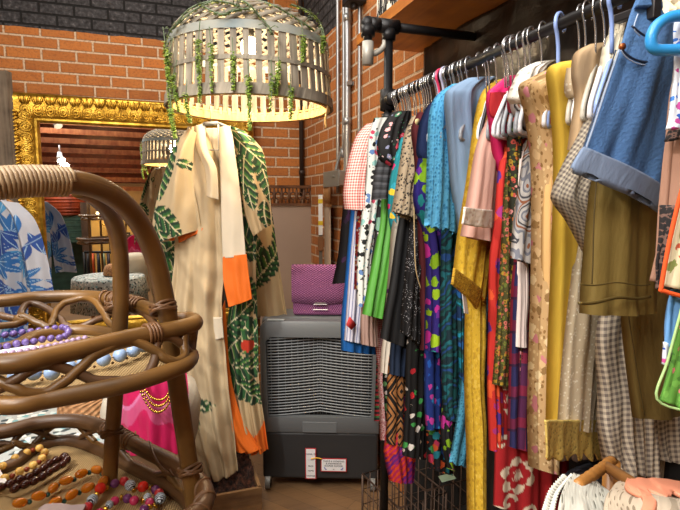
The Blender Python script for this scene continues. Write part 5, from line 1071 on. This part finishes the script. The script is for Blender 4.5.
seam([(619, 50), (607, 85), (594, 125), (586, 148)], thr2, .0014, 'side_seam', .024); seam([(616, 50), (604, 85), (591, 125), (583, 148)], thr, .0010, 'side_seam', .024)
mb = MB(); q = dp(621, 47, .032); mb.tube([q, q+n*.004], .0042, 12); mb.build('rivet', hard('copper_rivet', '#b4683c', .3, .8), sh)
mb = MB(); q = dp(673, 43, .034); mb.tube([q, q+n*.004], .0042, 12); mb.build('rivet', hard('copper_rivet', '#b4683c', .3, .8), sh)
h = thing('clip_hanger', 'black clip hanger gripping the waistband of the denim shorts', 'hanger', R0)
mb = MB(); mb.tube([R0+d*(.019*math.cos(t))+Z3*(.019*math.sin(t)) for t in [math.radians(q) for q in range(200, -75, -25)]]+[R0-Z3*.04], .0018, 6, smooth_pts=2); mb.build('hook', wire, h)
q = dp(654, 6, .03); mb = MB(); mb.quadbox(q, d, n, Z3, .014, .012, .035); mb.quadbox(q-n*.03, d, n, Z3, .012, .05, .012); mb.build('clip', HC_['black'], h, bev=.002)
# right edge pieces
def netp(Lp, Rp, Z, mid=0): return net(Lp, Rp, Z, mid)
o = cloth('lace_dress', netp([(684, 60), (672, 90), (665, 140), (660, 190), (656, 235), (650, 280)], [(730, 60), (722, 90), (712, 140), (700, 190), (690, 235), (682, 285)], .56, .01), solid('nude_georgette', '#9c7663'), None, 24, 40, .006, 3, .004, .01, .01)
tag(o, 'nude and black lace dress at the right edge beside the denim shorts', 'dress')
bl = blobs('black_lace_scroll', '#6a5048', ['#191518', '#191518', '#1f1a1c'], 75, .52, 150, ['#191518'], .5)
cloth('lace_panel', netp([(685, 60), (676, 82), (671, 112), (664, 142)], [(730, 60), (724, 82), (718, 112), (712, 134)], .545, .01), bl, o, 20, 20, .004, 3, .004, .01, .004, label='black lace panel')
cloth('lace_cuff', netp([(659, 205), (656, 235), (652, 262), (654, 288)], [(700, 205), (692, 235), (684, 262), (668, 280)], .545, .01), bl, o, 20, 24, .005, 3, .004, .01, .004, label='black lace cuff')
o = cloth('floral_blouse', netp([(700, 160), (686, 180), (672, 230), (662, 285)], [(750, 160), (740, 180), (730, 230), (722, 300)], .52, .01), blobs('cream_orange_floral', '#d3cbaa', ['#c2703c', '#7f8c4c', '#cfc4a0', '#b8553a'], 30, .42), None, 24, 30, .004, 3, .003, .01, .008)
tag(o, 'cream floral top with orange piping at the right edge', 'top')
mb = MB(); mb.tube([at(x, y, .508) for x, y in ((700, 158), (686, 178), (672, 230), (661.5, 286), (664, 291), (690, 298), (722, 303))], .0022, 8, smooth_pts=6); mb.build('orange_piping', solid('orange_piping', '#e0541c'), o)
o = cloth('blue_slip', netp([(690, 250), (670, 290), (665, 320), (663, 345)], [(730, 250), (725, 290), (722, 320), (720, 360)], .54), solid('cornflower_satin', '#6ba3e0', .5), None, 20, 20, .004, 3, .003, .01, .006)
tag(o, 'cornflower blue slip below the orange piped top', 'slip'); cloth('printed_edge', netp([(664, 342), (662, 364)], [(720, 358), (716, 376)], .535), blobs('white_blue_print', '#dfe6f2', ['#2a58c0', '#cf4a9a', '#2a58c0'], 60, .4), o, 20, 6, .003, 3, .002, .0, .004)
o = cloth('green_dress', netp([(700, 270), (684, 300), (668, 360), (657, 398)], [(740, 270), (735, 300), (732, 360), (728, 425)], .505), blobs('green_vine_floral', '#5d9a3c', ['#467a2c', '#cf7a7a', '#6fae4a', '#467a2c'], 50, .36), None, 24, 30, .004, 3, .003, .01, .006)
tag(o, 'grass green floral dress at the lower right edge', 'dress'); mb = MB(); mb.tube([at(x, y, .497) for x, y in ((684, 300), (668, 360), (657, 399), (690, 412))], .0014, 6, smooth_pts=5); mb.build('pale_piping', solid('pale_green_piping', '#a9cf8a'), o)
o = cloth('paisley_blouse', netp([(684, 12), (674, 28), (672, 70), (668, 105), (664, 130)], [(740, 12), (735, 28), (730, 70), (725, 105), (722, 130)], .5), blobs('blue_white_paisley', '#dbe4f2', ['#2a5fc4', '#3a78d6', '#c04a9c'], 60, .42), None, 20, 30, .004, 3, .003, .01, .006)
tag(o, 'blue and white paisley top on the bright blue hanger, top right corner', 'top')
o = thing('clothes_hanger', 'bright blue plastic hanger at the top right corner', 'hanger', at(690, 40, .49), 'hangers on the pipe rail')
mb = MB(); mb.tube([at(x, y, .485) for x, y in ((700, 12), (684, 15), (668, 18), (656, 27), (651, 40), (655, 49), (672, 50), (690, 49), (720, 48))], .0052, 10, smooth_pts=6); mb.build('shoulder_bar', HC_['bright'], o)
mb = MB(); q = at(700, 12, .485); rr = Vector((RX, q.y+.02, rz_)); mb.tube([q, q+Z3*.03, rr+Vector((-.02, -.01, 0)), rr+Vector((0, 0, .019)), rr+Vector((.019, 0, 0))], .004, 8, smooth_pts=6); mb.build('hook', HC_['bright'], o)
o = cloth('knit_shawl', [[at(x, y, Z) for x, y, Z in row] for row in (((676, -14, .62), (700, -20, .6), (730, -20, .58)), ((664, 4, .60), (690, 2, .58), (730, 0, .56)), ((672, 16, .57), (690, 16, .56), (730, 16, .55)))], blobs('cream_ochre', '#cfc4a4', ['#b8923c', '#d9cfb2', '#8a7f66'], 20, .3), None, 20, 16, .004, 3, .005, .01, .012)
tag(o, 'cream and ochre shawl bundled over the rail at the top right corner', 'shawl')
# ------------------------------------------------------------ below and behind the clothes
m = solid('added_dark_backdrop', '#101012', .9)  # added black sheet, stands in for the dark background under the clothes
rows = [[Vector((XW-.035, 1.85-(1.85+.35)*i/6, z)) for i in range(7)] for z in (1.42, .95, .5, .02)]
o = cloth('added_dark_backdrop', rows, m, nu=90, nv=30, fold=.012, nf=14, wr=.004, bulge=0, th=.003); tag(o, 'black cloth hanging on the wall down to the floor behind the clothes', 'cloth')
rust = hard('rusty_wire', '#5c4a40', .6, .5)
def wirecrate(px, py, w, dpt, h, lab, zc=0, rz=.3, mt=rust):
    c = atz(px, py, zc); t = thing('wire_crate', lab, 'crate', c); ax = Vector((math.cos(rz), math.sin(rz), 0)); ay = Vector((-math.sin(rz), math.cos(rz), 0))
    def q(x, y, z): return c+ax*x*w/2+ay*y*dpt/2+Z3*z
    mb = MB()
    for z in (.01, h): mb.tube([q(-1, -1, z), q(1, -1, z), q(1, 1, z), q(-1, 1, z)], .004, 6, closed=True)
    for x, y in ((-1, -1), (1, -1), (1, 1), (-1, 1)): mb.tube([q(x, y, 0), q(x, y, h)], .004, 6)
    mb.build('frame', mt, t); mb = MB()
    n = 6
    for k in range(1, n):
        s_ = -1+2*k/n
        for a, b2 in (((s_, -1), 0), ((s_, 1), 0)): mb.tube([q(a[0], a[1], 0), q(a[0], a[1], h)], .002, 5)
        for x in (-1, 1): mb.tube([q(x, s_, 0), q(x, s_, h)], .002, 5)
        mb.tube([q(s_, -1, .01), q(s_, 1, .01)], .002, 5)
    for k in range(1, 5):
        z = h*k/5; mb.tube([q(-1, -1, z), q(1, -1, z), q(1, 1, z), q(-1, 1, z)], .002, 5, closed=True)
    mb.build('mesh_sides', mt, t); return t, q, h
wirecrate(402, 560, .20, .24, .30, 'dark wire basket on the floor under the magenta shorts', 0, .15)
t, q, h = wirecrate(428, 580, .20, .24, .42, 'rusty wire crate under the tropical print dress', 0, .1)
mb = MB(); mb.prism([q(-.3, -.9, h+.004), q(.25, -.9, h+.004), q(.35, -.6, h+.004), q(-.2, -.6, h+.004)], Z3, .001); tag(mb.build('ticket', solid('mint_ticket', '#a5c4b0', .6, bump=False), smooth=False), 'small mint paper ticket on the rusty wire crate', 'ticket')
c = atz(470, 640, 0); 
def clothpile(name, lab, px, py, Z, w, h, dpt, mat, cat='bag'):
    c = at(px, py, Z); mb = MB(); N = 20; vs = []; uv = []
    for i in range(N+1):
        for k in range(N*2):
            th_ = PI*i/N; a = PI*k/N; d = Vector((math.sin(th_)*math.cos(a)*w/2, math.sin(th_)*math.sin(a)*dpt/2, math.cos(th_)*h/2)); d *= 1+.14*noise.noise(d*14+Vector((px, 0, 0)))
            vs.append(c+d); uv.append((a*w/2, th_*h/2))
    fs = [(i*2*N+k, (i+1)*2*N+k, (i+1)*2*N+(k+1) % (2*N), i*2*N+(k+1) % (2*N)) for i in range(N) for k in range(2*N)]
    mb.add(vs, fs, uv); o = mb.build(name, mat); tag(o, lab, cat); return o
# dowel rack and textiles at the lower right
dw = thing('wooden_dowel_rack', 'turned honey wood dowel rack end poking out above white crochet', 'rack', at(592, 478, .72))
hw2_ = wood('honey_dowel', '#8a5a28', '#c48a48', (30, 3), .4, .2)
pa, pb = at(577, 486, .62), at(612, 461, .74); L_ = (pb-pa); mb = MB(); rr = []; pts = []
for k in range(25):
    t = k/24; pts.append(pa+L_*t); rr.append(.0078 if t < .2 else (.0062+.002*abs(math.sin(t*24)))); 
rr[0] = .006; mb.tube(pts, rr, 14); mb.build('turned_dowel', hw2_, dw)
mb = MB(); mb.tube([at(605, 466, .72), at(618, 474, .66), at(640, 488, .60), at(690, 520, .55)], .008, 10, smooth_pts=4); mb.build('side_rail', wood('brown_rail', '#5d3a1c', '#8f6232', (30, 3), .4, .2), dw)
mb = MB(); q = pb.copy(); mb.tube([q, Vector((q.x, q.y, 0))], .012, 10); q = at(690, 520, .55); mb.tube([q, Vector((q.x, q.y, 0))], .012, 10); mb.build('leg', hw2_, dw)
o = cloth('crochet_doily', [[at(*p) for p in row] for row in (((572, 474, .66), (585, 476, .67), (596, 484, .68)), ((560, 488, .60), (582, 492, .61), (612, 496, .64)), ((555, 505, .56), (585, 510, .57), (625, 512, .60)), ((552, 560, .54), (590, 560, .54), (640, 560, .56)))], lace('white_crochet', '#c3c3b9', '#77776d', 190, .3), None, 40, 40, .003, 3, .006, .012, .006)
tag(o, 'white crochet lace cloth with a fringed edge draped over the wooden dowel', 'cloth')
mb = MB()
for k in range(16):
    t = k/15; p = polyv([at(572, 474, .655), at(560, 489, .595), at(554, 508, .555)], t); mb.tube([p, p-Rv*.006-Z3*.006, p-Rv*.012-Z3*.001, p-Rv*.010-Z3*.014], .0018, 5, smooth_pts=3)
mb.build('fringe', solid('fringe_white', '#d6d6cc'), o)
o = cloth('knit_shawl', [[at(*p) for p in row] for row in (((628, 481, .66), (650, 484, .66), (700, 492, .64)), ((612, 488, .60), (645, 486, .58), (700, 496, .58)), ((606, 503, .56), (645, 500, .53), (700, 506, .53)), ((602, 560, .53), (645, 560, .51), (700, 560, .50)))], lace('oatmeal_knit', '#b3a592', '#7d705e', 220, .28), None, 50, 44, .006, 3, .008, .02, .008)
tag(o, 'oatmeal lace knit shawl bundled at the lower right corner', 'shawl')
o = cloth('peach_scarf', [[at(*p) for p in row] for row in (((625, 478, .62), (650, 477, .63), (700, 484, .63)), ((622, 486, .56), (660, 484, .57), (700, 492, .58)), ((640, 494, .53), (665, 492, .55), (700, 498, .555)))], solid('peach_silk', '#d98d70', .6, sc=30), None, 50, 24, .006, 3, .005, .008, .005)
tag(o, 'peach scarf folded over the oatmeal shawl', 'scarf')
o = cloth('peach_fold', [[at(*p) for p in row] for row in (((636, 488, .545), (648, 490, .545)), ((642, 500, .52), (654, 500, .52)), ((640, 512, .505), (652, 514, .505)))], solid('peach_silk', '#d98d70'), o, 12, 20, .002, 1, .003, .008, .004)
clothpile('fabric_bundle', 'dark grey patterned fabric bundle behind the wooden dowel', 612, 500, 1.02, .2, .14, .2, blobs('slate_pattern', '#1d1e26', ['#2c2e3a', '#14151b', '#3a3d4c'], 40, .4), 'fabric')
o = cloth('brown_bedspread', [[at(*p) for p in row] for row in (((550, 436, 1.1), (575, 440, 1.08), (604, 440, 1.06)), ((552, 458, 1.1), (575, 460, 1.08), (604, 460, 1.06)))], stripes('brown_velvet', ['#5a4638', '#4a382c', '#6b5444'], .02), None, 30, 10, .006, 4, .004, .0, .008)
tag(o, 'brown velvety textile edge visible below the yellow eyelet lace', 'textile')
# ------------------------------------------------------------ blue shirt at the left, pink scarf and table behind the stand
pm2 = painted('printed_cotton')
random.seed(9)
def bluep():
    rnd = random.Random(5); lv = []
    for _ in range(70):
        cx, cz = rnd.uniform(-.42, .42), rnd.uniform(.5, 1.4); a0 = rnd.uniform(0, 6); c = rnd.choice([0, 1, 2])
        for k in range(5): lv.append((cx, cz, a0+(k-2)*.5, .10+.03*rnd.random(), .017, c))
    base = lin('#b9bfcc')[:3]; cols = [lin(c)[:3] for c in ('#2f6cb0', '#4a93c9', '#2b4f9c')]; pale = lin('#9dbfdd')[:3]
    def p(u, v, x, z):
        for cx, cz, a, l, w, c in lv:
            dx, dz = x-cx, z-cz; uu = (dx*math.cos(a)+dz*math.sin(a))/l
            if 0 < uu < 1:
                vv = -dx*math.sin(a)+dz*math.cos(a)
                if abs(vv) < w*math.sin(PI*uu): return pale if abs(vv) < .0015 else cols[c]
        return base
    return p
bs = thing('printed_shirt', 'white shirt with blue leaf print hanging at the left before the gold mirror', 'shirt', at(10, 300, 2.6))
cloth('shirt_body', net([(-60, 190), (-60, 230), (-60, 300), (-60, 380)], [(16, 204), (25, 230), (29, 300), (26, 380)], 2.62, .02, 4), pm2, bs, 280, 240, .022, 4, .008, .01, paint=bluep())
cloth('shirt_sleeve', net([(4, 197), (14, 215), (23, 250), (30, 300)], [(18, 203), (36, 222), (49, 262), (57, 302)], 2.55, .03, 3), pm2, bs, 120, 170, .010, 2, .006, .05, paint=bluep())
h = thing('clothes_hanger', 'wooden hanger inside the blue leaf print shirt behind the cane binding', 'hanger', at(-15, 190, 2.6)); mb = MB(); a = at(-15, 184, 2.6); mb.tube([at(12, 203, 2.6), at(-5, 193, 2.6), a, at(-30, 195, 2.6), at(-50, 206, 2.6)], .009, 8, smooth_pts=4); mb.build('shoulder_bar', hw2_, h)
mb = MB(); mb.tube([a, a+Z3*.05, a+Z3*.07+Rv*.02, a+Z3*.10, a+Z3*.08-Rv*.02], .002, 6, smooth_pts=5); mb.build('hook', wire, h)
sr = thing('garment_stand', 'black metal stand carrying the blue leaf print shirt, at the left edge', 'clothes stand', Vector((a.x, a.y, 0)))
mb = MB(); top = a+Z3*.098; mb.tube([top-Rv*.35, top+Rv*.03], .009, 10); mb.tube([top-Rv*.33, Vector(((top-Rv*.33).x, (top-Rv*.33).y, 0))], .009, 10); mb.tube([Vector(((top-Rv*.33).x, (top-Rv*.33).y, .01))+Rv*s*.2 for s in (-1, 1)], .009, 8); mb.build('rail_frame', blackiron, sr)
# table with patterned cloth behind/below the stand
tb = thing('round_table', 'round table under a white cloth with teal and black print behind the rattan stand', 'table', atz(70, 418, .62))
tc = atz(75, 415, .62); tr = .30
wp2 = blobs('white_teal_black_print', '#a7adad', ['#2b3436', '#6fa0a8', '#d8dad6', '#3d4a50', '#b9c8c8'], 22, .5)
prof2 = [(0, 0), (tr*.5, 0), (tr, 0), (tr+.012, -.012), (tr+.02, -.08), (tr+.03, -.30)]
mb = MB(); N = 72; vs = []; uv = []
for i, (r_, z) in enumerate(prof2):
    for k in range(N):
        a = 2*PI*k/N; w = 1+(.035*math.sin(9*a+1)*(-z/.3) if z < 0 else 0); vs.append(tc+Vector((r_*w*math.cos(a), r_*w*math.sin(a), z))); uv.append((r_*math.cos(a)-z*math.cos(a), r_*math.sin(a)-z*math.sin(a)))
mb.add(vs, [(i*N+k, i*N+(k+1) % N, (i+1)*N+(k+1) % N, (i+1)*N+k) for i in range(len(prof2)-1) for k in range(N)], uv); o = mb.build('tablecloth', wp2, tb); sd = o.modifiers.new('s', 'SOLIDIFY'); sd.thickness = .004
mb = MB(); mb.lathe(tc, [(0, -.03), (tr-.01, -.03), (tr-.01, -.006), (0, -.006)], 48); mb.build('tabletop', hw2_, tb, auto=40)
for k in range(4):
    a = PI/4+PI/2*k; p = tc+Vector((math.cos(a), math.sin(a), 0))*tr*.7; mb = MB(); mb.tube([p-Z3*.03, Vector((p.x, p.y, 0))], .016, 10); mb.build('leg', hw2_, tb)
# tan wicker hat/basket on the table
q = atz(88, 412, .63); mb = MB(); wk = NT('tan_straw', .85); v = wk.uv(220, 220); w_ = wk.ma('MULTIPLY', wk.ma('SINE', wk.sep(v, 0)), wk.ma('SINE', wk.sep(v, 1))); wk.col(wk.mix(wk.ma('MULTIPLY_ADD', w_, .4, .5), '#8a5e3a', '#c49468')); wk.bump(w_, .8, .004)
mb.lathe(q, [(0, .105), (.04, .10), (.07, .085), (.085, .05), (.09, .004), (.09, 0), (0, 0)], 40); o = mb.build('straw_basket', wk.m, auto=50); tag(o, 'upturned tan straw basket on the printed tablecloth behind the stand', 'basket')
# pink scarf draped over a dress form bust
dfm = thing('dress_form', 'low white dress form behind the rattan posts wearing the pink scarf', 'dress form', atz(150, 520, 0))
fc = at(152, 405, 1.45); fb = Vector((fc.x, fc.y, 0))
mb = MB(); prof3 = [(0, .205), (.06, .203), (.125, .18), (.14, .12), (.13, .04), (.105, -.06), (.12, -.14), (.13, -.18), (0, -.18)]
mb.lathe(fc-Z3*.12, prof3, 40); mb.build('bust', solid('linen_bust', '#b9b3a5', .9), dfm)
mb = MB(); mb.tube([fc-Z3*.28, fb+Z3*.03], .018, 10); mb.lathe(fb, [(0, .04), (.03, .04), (.14, .01), (.15, 0), (0, 0)], 30); mb.build('stand_foot', hw2_, dfm)
def pinkp(u, v, x, z):
    pk = lin('#c2185b')[:3]; lt = lin('#d57bb0')[:3]; gr = lin('#3f8a3a')[:3]; wh = lin('#d9d6c8')[:3]
    zz = .42+.05*math.sin(u*11)+.03*math.sin(u*23+1)
    if abs((u-.62)+.25*(v-.08)) < .05*(1-v/.3) and v < .3: return gr if math.sin(v*60) > -.3 else wh
    if abs((u-.36)-.22*(v-.8)) < .035*max(0, 1-abs(v-.78)/.16): return gr if abs((u-.36)-.22*(v-.8)) < .022 else wh
    if abs(v-zz) < .018: return lt
    if zz < v < zz+.14: return tuple(a*.6+b2*.4 for a, b2 in zip(pk, lt))
    return pk
o = cloth('pink_scarf', [[at(*p) for p in row] for row in (((118, 350, 1.36), (150, 340, 1.27), (182, 350, 1.33)), ((112, 385, 1.32), (150, 380, 1.235), (188, 385, 1.28)), ((112, 415, 1.31), (150, 412, 1.225), (190, 412, 1.27)), ((118, 440, 1.31), (150, 446, 1.22), (192, 440, 1.27)), ((120, 452, 1.31), (150, 456, 1.22), (193, 450, 1.27)))], painted('printed_silk', .5), None, 110, 110, .006, 4, .004, .0, .003, paint=pinkp)
tag(o, 'hot pink silk scarf with green birds draped over the low dress form', 'scarf')
ch_ = thing('gold_chain_necklace', 'triple strand gold chain necklace lying on the hot pink scarf', 'necklace', at(160, 400, 1.2)); gm = NT('chain_gold', .25, 1); gm.col('#c39a45')
for k, (dx, dy) in enumerate(((0, 0), (3, 6), (6, 12))):
    mb = MB(); pts, _ = catmull([at(x, y, Z) for x, y, Z in ((140-dx*.3, 372, 1.215), (142-dx*.4, 384+dy*.4, 1.20), (150, 396+dy, 1.195), (160, 400+dy, 1.195), (168+dx*.3, 394+dy*.6, 1.20), (172+dx*.4, 374, 1.215))], 12)
    for i in range(0, len(pts)-1, 2): mb.ball(pts[i], .0034, 6, 4)
    mb.tube(pts, .0012, 5); mb.build('chain_strand', gm.m, ch_)
# ------------------------------------------------------------ the shop behind the camera, seen in the mirror
def mir_pt(px, py, dist):
    """room point whose mirror image is seen at this pixel, dist metres in front of the glass"""
    d = ray(px, py); P = onp(px, py, MO, mn); rd = d-mn*2*d.dot(mn); rd = rd*(1/rd.dot(mn)); return P+rd*dist
# slatted dark-red soffit
K = 9
top_ = [mir_pt(100, 124+k*9.2, 4.6+.28*k) for k in range(K)]
sf = tag(MB().add(*(lambda: ([Vector((-2.59, top_[0].y+.2, top_[0].z+.45)), Vector((.6, top_[0].y+.2, top_[0].z+.45)), Vector((.6, top_[-1].y-.4, top_[-1].z-.05)), Vector((-2.59, top_[-1].y-.4, top_[-1].z-.05)), Vector((-2.59, top_[0].y+.2, top_[0].z+.5)), Vector((.6, top_[0].y+.2, top_[0].z+.5)), Vector((.6, top_[-1].y-.4, top_[-1].z)), Vector((-2.59, top_[-1].y-.4, top_[-1].z))], [(0, 1, 2, 3), (4, 7, 6, 5), (0, 4, 5, 1), (1, 5, 6, 2), (2, 6, 7, 3), (3, 7, 4, 0)], [(0, 0), (0, 3), (3, 3), (3, 0)]*2))()).build('trim_1', wood('maroon_board', '#4a1f1a', '#7a3a2c', (4, 20), .5), smooth=False), kind='structure')
for k, p in enumerate(top_):
    mb = MB(); mb.box((-1.0, p.y, p.z), 3.1, .035, .07); mb.box((-1.0, p.y+.02, p.z-.036), 3.1, .03, .012); o = tag(mb.build('trim_%d' % (k+2), wood('red_joist', '#8a4428', '#d08a58', (4, 20), .5), smooth=False), kind='structure')
def track(px, py, dist, lab, on):
    p = mir_pt(px, py, dist); t = thing('track_spotlight', lab, 'lamp', p); mb = MB(); ax = Vector((.3, .5, -.8)).normalized()
    mb.tube([p+Z3*.14, p+Z3*.05], .008, 8); mb.tube([p+Z3*.06, p-ax*.0, p+ax*.05], [.02, .035, .05], 14); mb.build('lamp_head', HC_['white'], t); mb = MB(); mb.tube([p+ax*.051, p+ax*.055], .046, 16); mb.build('lamp_face', emis('spot_glow', '#fff1d6', 14 if on else .5), t)
track(60, 157, 3.6, 'lit white track spotlight seen in the gold mirror', True); track(57, 123, 3.6, 'small white ceiling fitting seen at the top of the gold mirror', False)
l = bpy.data.lights.new('track_soffit_fill', 'POINT'); l.energy = 12; l.color = (1, .9, .75); l.shadow_soft_size = .05; o = bpy.data.objects.new('track_soffit_fill', l); COL.objects.link(o); o.location = mir_pt(60, 157, 3.6)+Vector((.05, .05, -.12))  # point light added at the track lamp to brighten the soffit
# warm back wall part with sconce
p0, p1 = mir_pt(92, 214, 6.2), mir_pt(136, 214, 6.2)
wallc = hard('cream_partition_paint', '#d8b26a', .8)
mb = MB(); c = (p0+p1)/2; mb.box((c.x-.0, c.y-.1, (c.z)/2), abs(p0.x-p1.x)+.2, .1, c.z); tag(mb.build('partition_wall', wallc, smooth=False), 'warm cream partition seen in the mirror behind the sconce', 'partition')
sc_ = mir_pt(106, 220, 5.95); t = thing('wall_sconce', 'brass double sconce with glowing glass shades seen in the mirror', 'lamp', sc_)
for i, s_ in enumerate((-1, 1)):
    q = sc_+Vector((s_*.09, 0, .03)); mb = MB(); mb.lathe(q, [(.02, 0), (.05, .03), (.055, .09), (.04, .11)], 20); mb.build('glass_shade', emis('sconce_glow', '#ffe0a0', 9), t)
    mb = MB(); mb.tube([q, q-Z3*.06, sc_-Z3*.09+Vector((s_*.03, -.02, 0)), sc_+Vector((0, -.06, -.03))], .008, 8, smooth_pts=5); mb.build('arm', gm.m, t)
l = bpy.data.lights.new('sconce_light', 'POINT'); l.energy = 9; l.color = (1, .75, .4); l.shadow_soft_size = .06; o = bpy.data.objects.new('sconce_light', l); COL.objects.link(o); o.location = sc_+Vector((0, .25, .12))
fr = mir_pt(120, 243, 6.0); t = thing('picture_frame', 'small dark framed print on the cream partition in the mirror', 'picture', fr)
mb = MB(); mb.box(fr, .34, .03, .36); mb.build('frame', hard('dark_frame', '#2e2620'), t, smooth=False); mb = MB(); mb.box(fr+Vector((0, .012, 0)), .28, .03, .30); mb.build('print', hard('pale_print', '#c9b48c'), t, smooth=False)
# green shelf unit with coiled orange basket on top
g0, g1 = mir_pt(42, 216, 4.6), mir_pt(88, 216, 4.6); gc = (g0+g1)/2; gw_ = abs(g0.x-g1.x)
gs = thing('green_shelf_unit', 'dark green slatted shelf unit seen in the mirror', 'shelf unit', Vector((gc.x, gc.y, 0))); gm2 = wood('green_paint', '#1f3a34', '#35594e', (4, 20), .5)
mb = MB(); 
for k in range(5): mb.box((gc.x, gc.y, gc.z-.0-.075*k), gw_, .35, .02); mb.box((gc.x, gc.y+.16, gc.z-.035-.075*k), gw_, .02, .05)
mb.build('slats', gm2, gs, smooth=False); mb = MB()
for s_ in (-1, 1): mb.box((gc.x+s_*gw_/2, gc.y, gc.z/2), .03, .36, gc.z)
mb.box((gc.x, gc.y-.16, gc.z/2), gw_, .02, gc.z); mb.build('side_panels', gm2, gs, smooth=False)
bc_ = Vector((gc.x+.02, gc.y, gc.z+.011)); mb = MB(); br = gw_*.52; ob = wood('orange_wicker', '#5a1c0c', '#b34a22', (30, 6), .5, .5)
mb.lathe(bc_, [(br*.7, 0), (br*.95, .14), (br*.9, .3), (br*.8, .38), (br*.76, .38), (br*.85, .3), (br*.9, .14), (br*.66, .01), (0, .01), (0, 0), (br*.7, 0)], 40)
for k in range(9): mb.tube([bc_+Vector((math.cos(a)*br*(.74+.028*k*(1-k/9)*3), math.sin(a)*br*(.74+.028*k*(1-k/9)*3), .02+.042*k)) for a in [2*PI*i/30 for i in range(30)]], .014, 6, closed=True)
mb.build('coiled_basket', ob); tag(bpy.data.objects['coiled_basket'], 'large orange coiled wicker basket on the green shelf unit in the mirror', 'basket')
cp_ = mir_pt(87, 240, 4.3); mb = MB(); mb.box((cp_.x, cp_.y, .9), .12, .12, 1.8*(cp_.z/1.8)); tag(mb.build('timber_post', wood('dark_timber', '#2c1c12', '#5a3f2a', (20, 3), .7), smooth=False), 'dark brown timber post between green shelf and cream partition in the mirror', 'post')
# a second rack of clothes behind the camera
rk = thing('clothes_rack', 'black rack of hanging garments seen low in the mirror', 'clothes rack', mir_pt(110, 262, 3.4)); a0, a1 = mir_pt(84, 252, 3.4), mir_pt(136, 252, 3.4); mb = MB(); mb.tube([a0, a1], .015, 8)
for q in (a0, a1): mb.tube([q, Vector((q.x, q.y, 0))], .015, 8)
mb.build('rack_frame', blackiron, rk)
random.seed(3)
for k, cn in enumerate(('#17181c', '#c2501c', '#1d2433', '#8a9a78', '#2a1f2a', '#b8a98c', '#4a5a44', '#15161c', '#8f2f3a', '#d2c9b8')):
    p = a0.lerp(a1, (k+.6)/10.3); w = .34; mb_ = 0
    o = cloth('hanging_garment', [[p+Vector((0, -w*(.25 if z > -.04 else .5)*s_, z)) for s_ in (-1, 0, 1)] for z in (-.02, -.10, -.4, -.85)], solid('rack_cloth_%d' % k, cn), None, 14, 16, .01, 3, .004, .01, .02)
    cname = ('black', 'burnt orange', 'navy', 'sage', 'plum', 'sand', 'moss', 'jet black', 'brick red', 'cream')[k]
    tag(o, cname+' garment on the rack reflected in the mirror', 'garment', 'garments on the mirrored rack')
clothpile('shoulder_bag', 'dusty pink bag standing near the stand, seen in the mirror', 60, 250, .5, .01, .01, .01, straw) if 0 else None
mac = mir_pt(150, 190, 2.5)
